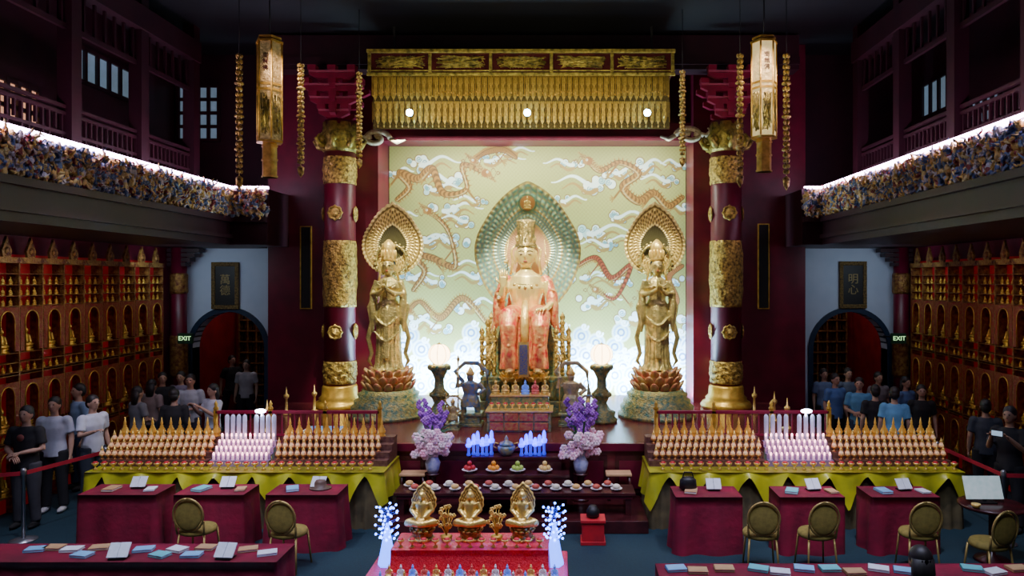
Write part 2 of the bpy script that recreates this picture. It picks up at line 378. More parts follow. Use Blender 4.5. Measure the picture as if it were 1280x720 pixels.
# ---------------------------------------------------------------- pillars
def pillar(x,y):
    e=em('temple_pillar',(x,y,1.0),label='round red pillar with gilded dragon bands beside the altar',category='pillar',group='stage pillars')
    ob('shaft',G().lathe([(.31,0),(.31,5.44)],40),red,e,loc=(0,0,.4))
    ob('base',G().lathe([(.5,0),(.52,.05),(.48,.12),(.40,.16),(.42,.2),(.36,.26),(.35,.42),(.33,.46)],40,mod=lambda t,j:1+.01*math.cos(16*t)),gold,e)
    fn=lambda t,j:1+.025*math.sin(9*t+j*14)+.015*math.cos(5*t-j*22)
    for z0,z1 in ((.5,.95),(2.05,3.4),(4.55,5.1)):
        n=24;ob('gilded_band',G().lathe([(.318+(.02*math.sin(pi*i/n)),z0+(z1-z0)*i/n) for i in range(n+1)],56,mod=fn),goldc,e)
    for z in (1.55,3.95):
        for a in range(4):
            M=Matrix.Rotation(a*pi/2,4,'Z')@Matrix.Translation((0,-.31,z))@Matrix.Rotation(pi/2,4,'X')
            g=G().lathe([(.15,0),(.15,.02),(.12,.03),(.12,.015),(.08,.02),(.06,.045),(.0,.05)],20,mod=lambda t,j:1+.1*math.cos(8*t),M=M)
            ob('medallion',g,goldc,e)
    g=G().lathe([(.32,5.2),(.38,5.28),(.34,5.36),(.42,5.5),(.33,5.62),(.32,5.8)],30,mod=lambda t,j:1+.05*math.cos(7*t))
    for a in range(8):
        th=a*pi/4;c_,s_=math.cos(th),math.sin(th)
        g.tube([(c_*.3,s_*.3,5.3),(c_*.44,s_*.44,5.32),(c_*.52,s_*.52,5.43),(c_*.44,s_*.44,5.54)],[.07,.06,.04,.015],8)
        g.ell((c_*.39,s_*.39,5.45),.07,8,6)
    ob('capital',g,olive,e)
    return e
pillar(-3.84,14.75);pillar(4.07,14.75)
edge=mat('bracket_edge',(.42,.07,.13),r=.5)
redk=mat('bracket_red',(.24,.004,.035),(.17,.003,.025),r=.42)
def bracket(x,y,z):
    e=em('bracket_set',(x,y,z),label='tiered red interlocking roof bracket above the pillar',category='bracket',group='roof brackets')
    def arm(w,zz,h=.15):
        c=.14
        return [(-w,zz+h*1.0),(-w,zz+h*.45),(-w+c,zz),(w-c,zz),(w,zz+h*.45),(w,zz+h),(w-.11,zz+h),(w-.15,zz+h*.72),(-w+.15,zz+h*.72),(-w+.11,zz+h)]
    for i,(w) in enumerate((.30,.46,.60,.46)):
        zz=i*.25
        g=G().prism(arm(w,zz),-.42-.03*i,-.30-.03*i)
        g.prism(arm(w,zz),.0,.12)
        g.prism(arm(.5,zz),-.06,.06,M=Matrix.Rotation(pi/2,4,'Z'))
        ob('bracket_arm',g,redk,e)
        for xx in (-w+.07,0,w-.07):
            ob('bearing_block',G().box(xx-.08,xx+.08,-.47-.03*i,-.27-.03*i,zz+.15,zz+.25),redk,e)
        ob('edge_band',G().box(-w,w,-.43-.03*i,-.42-.03*i,zz+.115,zz+.15),edge,e)
for x,z in ((-3.84,6.85),(4.07,6.85)): bracket(x,14.75,z)
def scroll(x,y,z,s):
    g=G();q=[]
    for t in range(26):
        a=t*.33;r=.30*(1-t/30);q.append((s*(r*math.cos(a)),0,r*math.sin(a)*.6))
    g.tube(q,[.055]*26,8,ref=(0,1,0))
    g.tube([(-s*.1,0,.05),(-s*.35,0,.0),(-s*.45,0,.1),(-s*.38,0,.16)],[.06,.05,.04,.02],8,ref=(0,1,0))
    g.tube([(s*.3,0,0),(s*.45,0,-.08),(s*.62,0,-.02)],[.05,.05,.02],8,ref=(0,1,0))
    ob('cloud_scroll_bracket',g,mat('cream_gilt',(.85,.76,.55),(.50,.36,.18),r=.5,m=.2,ns=14),loc=(x,y,z),label='cream and gold carved cloud scroll under the roof beam',category='bracket',group='cloud scrolls')
scroll(X(470,15.24),15.24,Z(174,15.3),1);scroll(X(862,15.24),15.24,Z(170,15.3),-1)
ob('roof_beam',G().box(-5.2,5.5,14.55,14.95,7.86,8.55).box(-5.2,5.5,14.5,14.55,7.95,8.1),[redd],label='dark red lacquered beam spanning over the pillars',category='beam')
# ---------------------------------------------------------------- canopy
e=em('hanging_canopy',(0,13.6,6.35),label='wide gilded hanging canopy with rows of golden pendants',category='canopy')
x0,x1=-2.92,2.80
ob('canopy_body',G().box(x0,x1,0,1.3,1.12,1.58),darkwood,e)
g=G()
for z0,z1,dy in ((1.53,1.60,-.06),(1.10,1.16,-.05),(1.19,1.21,-.04)): g.box(x0-.05,x1+.05,dy,0,z0,z1)
for i in range(6):
    xx=x0+(x1-x0)*i/5;g.box(xx-.03,xx+.03,-.05,0,1.16,1.53)
ob('gilded_frame',g,olive,e,bev=.01)
g=G()
for i in range(5):
    a=x0+(x1-x0)*i/5+.1;b=a+(x1-x0)/5-.2
    for k in range(60): g.tube([(random.uniform(a,b),-.012,random.uniform(1.25,1.48)) for _ in range(3)],[.013,.010,.004],5)
ob('carved_panel',g,olive,e)
ob('curtain_backing',G().box(x0+.05,x1-.05,.06,.08,.12,1.12),mat('dark_gilt',(.16,.11,.02),(.06,.045,.01),r=.5,m=.4,ns=30,bump=.5),e)
pg=G()
pg.box(-.012,.012,-.004,.004,-.05,0)
poly=[(-.036,0),(-.042,-.10),(-.022,-.16),(-.038,-.24),(-.034,-.36),(0,-.44),(.034,-.36),(.038,-.24),(.022,-.16),(.042,-.10),(.036,0)]
pg.prism(poly,-.010,.010)
pg.ell((0,-.02,-.09),(.02,.015,.04),8,6);pg.ell((0,-.02,-.30),(.018,.015,.06),8,6)
pg.ell((0,0,-.47),(.014,.014,.03),6,5)
pme=mesh_of('pendant',pg,mat('pendant_gilt',(.85,.64,.16),(.36,.26,.05),r=.32,m=.6,ns=16))
for row in range(2):
    for i in range(48):
        xx=x0+.1+(x1-x0-.2)*(i+(row*.5))/48
        ob('pendant',pme,None,e,loc=(xx,.0-row*.03+.02,1.08-row*.46))
g=G()
for i in range(190):
    xx=x0+.05+(x1-x0-.1)*i/190
    g.box(xx,xx+.010,-.035,-.028,.72,1.1);g.box(xx+.012,xx+.018,-.06,-.055,.22+.05*(i%3),.6)
    if i%2: g.ell((xx,-.03,.70+.1*abs(math.sin(i*pi/19))),.02,6,4)
ob('bead_fringe',g,gold,e,kind='stuff')
ob('hanging_rod',G().box(x0+.3,x0+.34,.6,.64,1.58,2.25).box(x1-.34,x1-.3,.6,.64,1.58,2.25),black,e)
for px in (512,659,809):
    s=em('spotlight',(X(px,13.45),13.45,Z(141,13.45)),label='small spotlight with bluish white glare fixed at the canopy',category='spotlight',group='canopy spotlights')
    ob('housing',G().lathe([(.05,-.17),(.055,-.06),(.07,-.03),(.07,.0)],16,M=Matrix.Rotation(pi/2,4,'X')),black,s)
    ob('bulb',G().ell((0,-.01,0),.065,12,8),mat('spot_bulb',(1,1,1),em=160,ec=(.18,.5,1.)),s)
# ---------------------------------------------------------------- hanging banners & strands
def banner(x,y,z0,z1,lab,em_):
    H=z1-z0;e=em('hanging_banner_lantern',(x,y,z0),label=lab,category='hanging lantern',group='hanging banners')
    def hexa(r,a,b,gg,mi=0): gg.lathe([(r,a),(r,b)],6,mi=mi,sm=False)
    g=G();hexa(.125,.0,H*.25,g)
    for z in (0,H*.12,H*.22): hexa(.14,z,z+.03,g)
    ob('lower_drum',g,gold,e,bev=.004)
    g=G();hexa(.20,H*.26,H*.97,g);ob('body',g,mat('cream_panel_%d'%(em_*10),(.60,.44,.14),(.22,.14,.03),r=.5,m=.3,ns=16,bump=.8,bs=25,em=em_,ec=(1,.78,.35)),e)
    g=G()
    for z,r in ((H*.25,.22),(H*.62,.215),(H*.66,.215),(H*.97,.23),(H*1.0,.2)): hexa(r,z,z+.035,g)
    for i in range(6):
        a=i*pi/3;g.tube([(math.cos(a)*.205,math.sin(a)*.205,H*.27),(math.cos(a)*.205,math.sin(a)*.205,H*.98)],.016,6)
    ob('gilded_frame',g,gold,e)
    g=G()
    for i in range(6):
        M=Matrix.Rotation(i*pi/3,4,'Z')@Matrix.Translation((0,-.178,0))
        for k in range(46): g.tube([(random.uniform(-.075,.075),0,random.uniform(H*.3,H*.6)) for _ in range(3)],[.011,.009,.004],5,M=M)
    ob('carved_relief',g,olive,e)
    text('南\n無\n佛',.10,.004,darkwood,'inscription',e,(0,-.18,H*.82),(pi/2,0,0))
    ob('cord',G().tube([(0,0,H),(0,0,8.6-z0)],.012,6),black,e)
banner(X(337,12),12,Z(222,12),Z(50,12),'hexagonal gilded banner lantern with inscribed panels hanging from cord',.05)
banner(X(955,12),12,Z(215,12),Z(50,12),'hexagonal gilded banner lantern with brightly lit inscribed panel',.7)
sg=G();sg.tube([(0,0,-2.0),(0,0,0)],.008,5)
for i in range(22):
    z=-.0-i*.09
    for k in range(4):
        a=k*pi/2+i*.7;sg.ell((.035*math.cos(a),.035*math.sin(a),z),(.028,.028,.04),6,4)
    if i%6==5: sg.lathe([(.02,z+.05),(.075,z+.01),(.08,z-.01),(.02,z-.03)],8)
sg.lathe([(.0,-2.2),(.05,-2.12),(.06,-2.0),(.01,-1.96)],8)
sme=mesh_of('bead_string',sg,goldc)
for (px,D,py,s) in ((299,11.8,70,1.),(376,12.,82,.85),(449,13.3,92,.8),(925,12.,70,1.),(983,12,70,1.02),(853,13.3,90,.8)):
    z=Z(py,D);o=em('gilded_strand',(X(px,D),D,z),label='long hanging strand of gilded leaves and beads',category='hanging ornament',group='hanging gilded strands')
    q=ob('bead_string',sme,None,o);q.scale=(1,1,s);ob('cord',G().tube([(0,0,0),(0,0,8.6-z)],.006,5),black,o)
def plaque(x,z,t,lab):
    e=em('wall_plaque',(x,YB-.06,z),label=lab,category='plaque',group='wall plaques')
    ob('frame',G().box(-.3,.3,-.03,.05,-.52,-.43).box(-.3,.3,-.03,.05,.43,.52).box(-.3,-.22,-.03,.05,-.43,.43).box(.22,.3,-.03,.05,-.43,.43),mat('plaque_frame',(.30,.20,.06),(.05,.03,.015),m=.4,ns=30,bump=.8,bs=60),e,bev=.01)
    ob('panel',G().box(-.22,.22,0,.05,-.43,.43),black,e)
    text(t,.24,.008,mat('faded_gold_letter',(.34,.26,.10),r=.5,m=.3),'inscription',e,(0,-.005,0),(pi/2,0,0))
plaque(X(283,16),Z(357,16),'萬\n德','black wooden plaque with two gold characters on white wall')
plaque(X(1065,16),Z(356,16),'明\n心','black wooden plaque with two gold characters on white wall')
def couplet(x,z0,z1):
    e=em('couplet_board',(x,15.28,z0),label='narrow black vertical board with gilded border on red pier',category='board',group='pier boards')
    w=.1;h=z1-z0
    ob('board',G().box(-w,w,-.02,.02,0,h),black,e)
    ob('gilded_border',G().box(-w-.02,-w,-.03,.02,0,h).box(w,w+.02,-.03,.02,0,h).box(-w-.02,w+.02,-.03,.02,-.02,0).box(-w-.02,w+.02,-.03,.02,h,h+.02),gold,e)
couplet(X(383,15.3),Z(385,15.3),Z(284,15.3));couplet(X(954,15.3),Z(385,15.3),Z(281,15.3))
for px in (232,1123):
    e=em('exit_sign',(X(px,15.3),15.3,Z(423,15.3)),label='small dark green EXIT sign box near the doorway',category='sign',group='exit signs')
    ob('sign_box',G().box(-.15,.15,-.04,.04,-.11,.11),mat('sign_dark',(.01,.05,.025)),e)
    ob('bracket_arm',G().box(-.012,.012,0,.7,-.01,.01),black,e)
    text('EXIT',.13,.004,mat('sign_text',(.6,.9,.5),em=1.3,ec=(.5,.9,.4)),'lettering',e,(0,-.045,0),(pi/2,0,0))
# ---------------------------------------------------------------- statues
def folds(k,a): return lambda t,j:1+a*j*math.cos(k*t+2*math.sin(j*3))
def cusp(a,w,p):
    a=abs((a+pi)%(2*pi)-pi);return max(0,1-a/w)**p
def leafR(a,R,tip,sq=1.,p=6):
    return R*(1+tip*cusp(a,.9,1.5))
def plate(name,Rf,colf,parent,loc,segs=144,rings=26,th=.05,relief=.02,k=36,mt=None,zs=1.):
    vs=[];cs=[];fs=[]
    for j in range(rings+1):
        t=j/rings
        for i in range(segs):
            a=2*pi*i/segs;r=Rf(a)*t
            y=-th*(1-.3*t)-relief*(.5+.5*math.cos(k*a))*(1 if t>.35 else .2)*(.5+.5*math.cos(t*40))
            vs.append((r*math.sin(a),y,r*math.cos(a)*zs));cs.append((*colf(t,a),1))
    for j in range(rings):
        for i in range(segs):
            a=j*segs+i;b=j*segs+(i+1)%segs;fs.append((a,b,b+segs,a+segs))
    o=len(vs)
    for i in range(segs):
        a=2*pi*i/segs;r=Rf(a);vs.append((r*math.sin(a),.02,r*math.cos(a)*zs));cs.append((*colf(1,a),1))
    for i in range(segs): fs.append((rings*segs+i,rings*segs+(i+1)%segs,o+(i+1)%segs,o+i))
    fs.append(tuple(range(o+segs-1,o-1,-1)))
    me=bpy.data.meshes.new(name);me.from_pydata(vs,[],fs)
    at=me.color_attributes.new('Col','FLOAT_COLOR','POINT');at.data.foreach_set('color',[x for c in cs for x in c])
    me.polygons.foreach_set('use_smooth',[True]*len(fs));me.materials.append(mt);me.update()
    return ob(name,me,None,parent,loc=loc)
gvc=matvc('painted_gilding',r=.36,m=.4)
def lotus(g,r,z0,h,n=14,rows=3,up=True,mi=0):
    for k in range(rows):
        for i in range(n):
            a=2*pi*(i+.5*(k%2))/n
            M=Matrix.Rotation(a,4,'Z')@Matrix.Translation((r*(1-.06*k),0,z0+h*(k+.5)/rows))@Matrix.Rotation((.7 if up else 2.3),4,'Y')
            g.ell((0,0,0),(r*.10,r*3.0/n,h*.45),8,6,mi,M)
    g.lathe([(r*.6,z0),(r*.95,z0+h*.3),(r*.95,z0+h*.9),(r*.85,z0+h)],28,mi=mi)
def fingers(g,w,d,nrm,side,s=1.,curl=.3,mi=0):
    w=Vector(w);d=Vector(d).normalized();nrm=Vector(nrm).normalized();x=d.cross(nrm).normalized()*side
    for i,(o,l) in enumerate(((-.030,.062),(-.010,.075),(.012,.070),(.032,.055))):
        b=w+(d*.085+x*o)*s
        p1=b+(d*l*.45-nrm*curl*.01)*s;p2=p1+(d*l*.33-nrm*curl*.024)*s;p3=p2+(d*l*.22-nrm*curl*.05)*s
        g.tube([b-d*.03*s,p1,p2,p3],[.0095*s,.009*s,.008*s,.006*s],6,mi)
    b=w+(d*.03-x*.03)*s
    g.tube([b,b+(d*.025-x*.03)*s,b+(d*.055-x*.038-nrm*.01)*s],[.012*s,.011*s,.008*s],6,mi)
def palm(g,w,d,nrm,s=1.):
    w=Vector(w);d=Vector(d).normalized();nrm=Vector(nrm).normalized();x=d.cross(nrm)
    g.tube([w,w+d*.03*s,w+d*.09*s],[(.03*s,.018*s),(.042*s,.016*s),(.04*s,.014*s)],8,ref=x)
def bodhisattva_mesh():
    k=1.24;g=G()
    def P(x,y,z): return (x*k,y*k,z*k)
    g.lathe([(.235*k,0.02*k),(.20*k,.12*k),(.185*k,.35*k),(.185*k,.6*k),(.19*k,.85*k),(.165*k,1.0*k),(.13*k,1.12*k)],84,sx=1.,sy=.78,mod=lambda t,j:1+.09*(1-j)*math.cos(16*t)+.03*math.cos(5*t+j*4))
    g.tube([P(0,0,1.0),P(0,0,1.12),P(0,-.01,1.28),P(0,0,1.39),P(0,0,1.46)],[(.14*k,.11*k),(.135*k,.105*k),(.18*k,.125*k),(.155*k,.10*k),(.06*k,.06*k)],16)
    g.tube([P(0,0,1.42),P(0,-.01,1.53)],.055*k,10)
    g.ell(P(0,-.03,1.61),(.092*k,.105*k,.125*k),20,14);g.ell(P(0,-.05,1.545),(.072*k,.08*k,.068*k),14,9)
    g.ell(P(0,-.136,1.60),(.014*k,.02*k,.032*k),8,6)
    for s in(-1,1):
        g.ell(P(s*.10,.0,1.57),(.016*k,.026*k,.07*k),8,6)
        g.tube([P(s*.165,0,1.385),P(s*.235,-.02,1.18),P(s*.12,-.18,1.19),P(s*.03,-.24,1.26)],[.062*k,.06*k,.042*k,.03*k],12)
        g.tube([P(s*.225,-.02,1.20),P(s*.235,-.05,1.0),P(s*.225,-.06,.8),P(s*.24,-.04,.6)],[(.06*k,.055*k),(.06*k,.045*k),(.042*k,.03*k),(.018*k,.014*k)],12)
        g.ell(P(s*.08,-.2,.03),(.05*k,.11*k,.035*k),10,6)
        palm(g,P(s*.02,-.25,1.25),(0,-.1,1),(s,0,0),k*1.15)
    g.tube([P(.16*math.sin(a),-.12-.03*math.cos(a),1.30+.10*(1-math.cos(a))) for a in [x*.2-1.2 for x in range(13)]],.013*k,6,ref=(0,0,1))
    g.lathe([(.155*k,1.0*k),(.165*k,1.03*k),(.15*k,1.06*k)],30,sy=.8)
    for zz in (.74,.5): g.tube([P(-.19,-.12,zz+.12),P(-.08,-.16,zz),P(0,-.17,zz-.04),P(.08,-.16,zz),P(.19,-.12,zz+.12)],[.017*k]*5,6,ref=(0,0,1))
    g.tube([P(0,-.13,1.0),P(0,-.16,.8),P(0,-.165,.5),P(0,-.18,.2)],[(.03*k,.012*k),(.045*k,.012*k),(.05*k,.012*k),(.06*k,.012*k)],8)
    h=remesh(g,.015,it=1)
    for s in (-1,1): fingers(h,P(s*.02,-.25,1.25),(0,-.1,1),(s,0,0),s,k*1.15,0)
    return h
bm=mesh_of('body',bodhisattva_mesh(),bronze)
def halocol(t,a):
    if t>.93: return (1.,.80,.28)
    if t>.88: return (.30,.20,.05)
    if t>.52:
        k=math.cos(44*a)*math.cos(t*46)
        return (.92,.68,.20) if k>-.15 else (.30,.20,.05)
    if t>.46: return (1.,.80,.30)
    return (.10,.09,.035)
def standing(x,lab):
    y=13.8;e=em('bodhisattva_statue',(x,y,1.0),label=lab,category='statue',group='standing bodhisattva statues')
    g=G().lathe([(.74,0),(.74,.07),(.68,.09),(.70,.2),(.64,.24),(.64,.32),(.55,.35),(.58,.44),(.50,.48),(.50,.52)],48,mod=lambda t,j:1+.012*math.cos(24*t))
    ob('base',g,jade,e)
    g=G();lotus(g,.42,.50,.36,14,3);ob('lotus_pedestal',g,mat('lotus_gilt',(.50,.13,.09),(.46,.38,.12),r=.4,m=.45,ns=8,bump=.4),e)
    ob('body',bm,None,e,loc=(0,0,.86))
    for s in(-1,1): ob('eye',G().ell((s*.048,-.160,2.02),(.030,.010,.007),8,5),facedark,e,loc=(0,0,.86))
    ob('lips',G().ell((0,-.165,1.915),(.026,.008,.009),8,5),lipred,e,loc=(0,0,.86))
    g=G().lathe([(.120,2.10),(.132,2.14),(.118,2.20),(.115,2.32),(.12,2.40),(.08,2.46),(.02,2.52)],24,c=(0,-.01,0),mod=lambda t,j:1+.06*math.cos(9*t))
    for i in range(7):
        a=pi+pi*i/6;g.ell((.13*math.cos(a),.13*math.sin(a)-.01,2.24),(.026,.015,.08),8,6)
    ob('crown',g,goldb,e,loc=(0,0,.86))
    for s in(-1,1): ob('crown_ribbon',G().tube([(s*.13,0,2.12),(s*.19,.02,2.08),(s*.16,0,1.9),(s*.19,0,1.7)],[(.02,.01)]*4,8),goldb,e,loc=(0,0,.86))
    ob('hair',G().ell((0,.045,2.05),(.122,.115,.12),14,9),mat('statue_hair',(.02,.07,.14)),e,loc=(0,0,.86))
    plate('halo',lambda a:.60*(1+.42*cusp(a,.95,1.5))*(1+.012*math.cos(44*a)),halocol,e,(0,.34,3.28),segs=352,rings=44,th=.05,relief=.012,k=44,mt=gvc)
    g=G().tube([(.29*math.sin(a*2*pi/40),.2,3.0+.29*math.cos(a*2*pi/40)) for a in range(41)],.024,8,ref=(0,1,0))
    for i in range(24):
        a=i*2*pi/24;g.ell((.33*math.sin(a),.19,3.0+.33*math.cos(a)),(.026,.02,.026),6,5)
    ob('head_ring',g,bronze,e)
    ob('halo_support',G().tube([(0,.3,.86),(0,.32,2.9)],.03,8),bronze,e)
    for s in (-1,1):
        q=[(s*.27,-.03,2.32),(s*.37,-.03,2.08),(s*.31,-.05,1.8),(s*.39,-.03,1.5),(s*.32,-.02,1.2),(s*.38,0,1.05),(s*.31,0,.94)]
        ob('ribbon',G().tube(q,[(.03,.012),(.042,.012),(.045,.012),(.045,.012),(.04,.012),(.035,.012),(.01,.01)],8),bronze,e)
standing(X(486,13.8),'standing gilded bodhisattva statue with leaf halo, hands at chest')
standing(X(821,13.8),'standing gilded bodhisattva statue with leaf halo on round pedestal')
robe=mat('rose_robe',(.66,.025,.030),(.88,.50,.16),r=.4,m=.3,ns=11,bump=.5,bs=18)
def mini(g,h,c=(0,0,0),mi=0):
    s=h;x,y,z=c
    g.lathe([(.28*s,0),(.30*s,.05*s),(.22*s,.09*s),(.30*s,.17*s)],12,c=c,mi=mi,sy=.8)
    g.ell((x,y-.03*s,z+.24*s),(.30*s,.2*s,.09*s),12,6,mi)
    g.tube([(x,y,z+.22*s),(x,y,z+.45*s),(x,y,z+.60*s),(x,y,z+.68*s)],[(.15*s,.11*s),(.14*s,.1*s),(.16*s,.1*s),(.05*s,.05*s)],10,mi)
    for q in(-1,1): g.tube([(x+q*.16*s,y,z+.58*s),(x+q*.22*s,y-.02*s,z+.4*s),(x+q*.06*s,y-.16*s,z+.33*s)],[.055*s,.05*s,.035*s],7,mi)
    g.ell((x,y-.01*s,z+.77*s),(.09*s,.1*s,.11*s),10,8,mi);g.ell((x,y,z+.90*s),(.045*s,.045*s,.06*s),8,6,mi)
    return g
def maitreya():
    e=em('seated_buddha_statue',(0,14.2,1.0),label='large seated crowned golden Buddha in rose robe with peacock mandorla',category='statue')
    g=G().box(-.95,.95,-.55,.75,0,.30).box(-.85,.85,-.45,.7,.30,.75)
    for k in range(12): g.lathe([(.05,.32),(.07,.38),(.04,.5),(.06,.68)],8,c=(-.8+k*.145,-.47,0))
    ob('throne_base',g,jade,e,bev=.02)
    for s in(-1,1):
        g=G()
        for (xx,yy,h_) in ((.60,-.30,1.55),(.72,-.30,1.72),(.84,-.26,1.55),(.72,.35,1.8)):
            pr=[]
            z=.75
            while z<h_:
                pr+=[(.035,z),(.055,z+.05),(.03,z+.09),(.045,z+.13)];z+=.17
            pr+=[(.05,h_+.02),(.06,h_+.05),(.02,h_+.12),(.0,h_+.18)]
            g.lathe(pr,10,c=(s*xx,yy,0))
        g.box(s*.72-.17,s*.72+.17,-.34,.40,1.42,1.48);g.box(s*.72-.15,s*.72+.15,-.32,.38,1.05,1.09)
        for q in range(14): g.tube([(s*.72+random.uniform(-.12,.12),-.33,random.uniform(.8,1.4)) for _ in range(3)],[.016,.012,.005],5)
        ob('throne_arm',g,goldc,e)
    ob('throne_seat',G().box(-.62,.62,-.15,.5,.75,1.72),jade,e,bev=.02)
    for s in(-1,1):
        h=G();lotus(h,.2,0,.16,9,2);ob('lotus_footrest',h,goldb,e,loc=(s*.24,-.62,.7))
    g=G()
    g.tube([(0,.08,1.85),(0,.05,2.15),(0,.0,2.45),(0,.02,2.66),(0,.03,2.80)],[(.32,.24),(.29,.23),(.37,.25),(.31,.20),(.11,.11)],24)
    g.tube([(0,.02,2.7),(0,.0,2.95)],.11,12)
    g.ell((0,-.03,3.10),(.195,.205,.25),24,18);g.ell((0,-.06,2.985),(.155,.16,.135),16,10)
    g.ell((0,-.24,3.07),(.026,.038,.065),8,6)
    for s in(-1,1): g.ell((s*.21,.0,3.04),(.026,.05,.15),8,8)
    g.tube([(-.38,.0,2.56),(-.50,-.12,2.2),(-.45,-.36,2.32),(-.41,-.42,2.5)],[.10,.09,.07,.05],12)
    palm(g,(-.41,-.42,2.48),(0,-.05,1),(0,-1,0),2.1)
    g.tube([(.38,.0,2.56),(.52,-.1,2.15),(.40,-.42,2.04)],[.10,.09,.06],12)
    palm(g,(.40,-.42,2.04),(-.4,-1,.1),(0,0,1),2.1)
    for s in (-1,1): g.ell((s*.26,-.72,.9),(.10,.2,.07),10,7)
    h=remesh(g,.018,it=2)
    fingers(h,(-.41,-.42,2.48),(0,-.05,1),(0,-1,0),1,2.1);fingers(h,(.40,-.42,2.04),(-.4,-1,.1),(0,0,1),-1,2.1)
    ob('body',h,mat('gold_skin',(1.,.82,.28),(1.,.74,.20),r=.26,m=.5,ns=4),e)
    for s in(-1,1): ob('eye',G().ell((s*.08,-.218,3.10),(.048,.014,.009),8,5),facedark,e);ob('eyebrow',G().tube([(s*.03,-.234,3.155),(s*.085,-.218,3.175),(s*.14,-.17,3.15)],.006,5),facedark,e)
    ob('lips',G().ell((0,-.218,2.965),(.040,.014,.013),8,5),lipred,e)
    g=G()
    for s in(-1,1):
        g.tube([(s*.16,.15,1.88),(s*.26,-.2,1.92),(s*.31,-.52,1.90),(s*.30,-.62,1.72),(s*.29,-.60,1.35),(s*.29,-.64,.92)],[.19,.20,.19,.17,.145,.18],18)
        g.tube([(s*.33,.06,2.68),(s*.42,.04,2.56),(s*.52,-.08,2.25),(s*.53,-.12,2.05),(s*.54,-.1,1.85),(s*.64,-.08,1.55)],[.07,.115,.115,.12,.11,.05],14)
    g.lathe([(.30,.95),(.28,1.3),(.30,1.7),(.34,1.92)],60,c=(0,-.30,0),sy=.5,mod=lambda t,j:1+.06*math.cos(18*t))
    g.tube([(0,.18,1.8),(0,.20,2.2),(0,.18,2.60)],[(.42,.17),(.38,.13),(.33,.10)],18)
    for k in range(5):
        z=1.70-k*.16
        for s in(-1,1): g.tube([(s*.43,-.66,z+.07),(s*.29,-.765,z-.02),(s*.16,-.66,z+.05)],[.016]*3,6,ref=(0,0,1))
    for k in range(3):
        for s in(-1,1): g.tube([(s*.40,-.06,2.46-k*.14),(s*.54,-.19,2.40-k*.14),(s*.62,-.05,2.34-k*.14)],[.014]*3,6,ref=(0,0,1))
    ob('robe',remesh(g,.017,it=1),robe,e)
    ob('sash',G().tube([(.0,-.27,2.2),(0,-.38,2.06),(0,-.50,1.9),(0,-.50,1.6),(0,-.48,1.25)],[(.05,.02),(.07,.03),(.08,.03),(.08,.03),(.07,.02)],10),goldb,e)
    g=G().tube([(.30*math.sin(a),-.235*math.cos(a)+.02,2.66-.15*math.cos(a)) for a in [x*.2-1.6 for x in range(17)]],.018,6,ref=(0,0,1))
    for i in range(5):
        a=-.8+.4*i;g.ell((.30*math.sin(a),-.25*math.cos(a),2.63-.17*math.cos(a)),.032,8,6)
    ob('necklace',g,bronze,e)
    g=G().lathe([(.198,3.24),(.208,3.28),(.180,3.33),(.165,3.45),(.168,3.62),(.185,3.74),(.175,3.77),(.10,3.79),(.02,3.80)],48,c=(0,-.02,0),mod=lambda t,j:1+.045*math.cos(14*t))
    for i in range(7):
        a=pi+pi*i/6
        g.ell((.185*math.cos(a),.185*math.sin(a)-.02,3.40),(.020,.012,.08),8,6)
    ob('crown',g,mat('dark_gold_crown',(.66,.46,.12),(.16,.15,.06),r=.32,m=.6,ns=14,bump=.6),e)
    for s in(-1,1): ob('crown_ribbon',G().tube([(s*.21,0,3.27),(s*.29,0,3.2),(s*.26,-.02,2.95),(s*.30,-.02,2.7)],[(.025,.012)]*4,8),goldb,e)
    ob('hair',G().ell((0,.07,3.13),(.198,.17,.20),14,10),mat('statue_hair',(.02,.07,.14)),e)
    def mc(t,a):
        f=.9+.22*math.cos(60*a)
        if t>.96: return (.75*f,.64*f,.22)
        if t>.66:
            ey=math.cos(30*a)*math.cos(t*80)
            return (.26,.58,.48) if ey>.1 else (.56*f,.68*f,.36)
        if t>.63: return (.80,.62,.22)
        if t>.44: return (.60*f,.68*f,.36) if int(t*40)%2 else (.30,.56,.48)
        if t>.41: return (.85,.66,.25)
        return (.80,.44,.20)
    def R(a):
        c=math.cos(a)
        return 1.06*(1+.37*cusp(a,1.05,1.5)+.28*max(0,-c)**3)*(1+.04*math.sin(a)**4)
    plate('mandorla',R,mc,e,(0,.72,3.2),segs=480,rings=80,th=.06,relief=.012,k=60,mt=gvc)
    plate('medallion_ring',lambda a:.19,lambda t,a:(.22,.40,.26) if t>.8 else (.7,.35,.12),e,(0,.60,4.18),segs=48,rings=8,th=.02,relief=0,k=12,mt=gvc)
    g=G();mini(g,.28,(0,.53,4.05));ob('small_buddha',g,goldb,e)
    for s in(-1,1): ob('staff',G().tube([(s*.40,-.1,2.95),(s*.36,.2,3.4)],.012,6).ell((s*.40,-.1,2.95),.035,8,6),goldb,e)
    ob('tablet',G().box(-.07,.07,-.90,-.86,.85,1.40),mat('blue_tablet',(.02,.06,.45),(.4,.35,.1),ns=40),e)
    ob('tablet_frame',G().box(-.10,.10,-.86,-.84,.8,1.45),goldb,e)
maitreya()
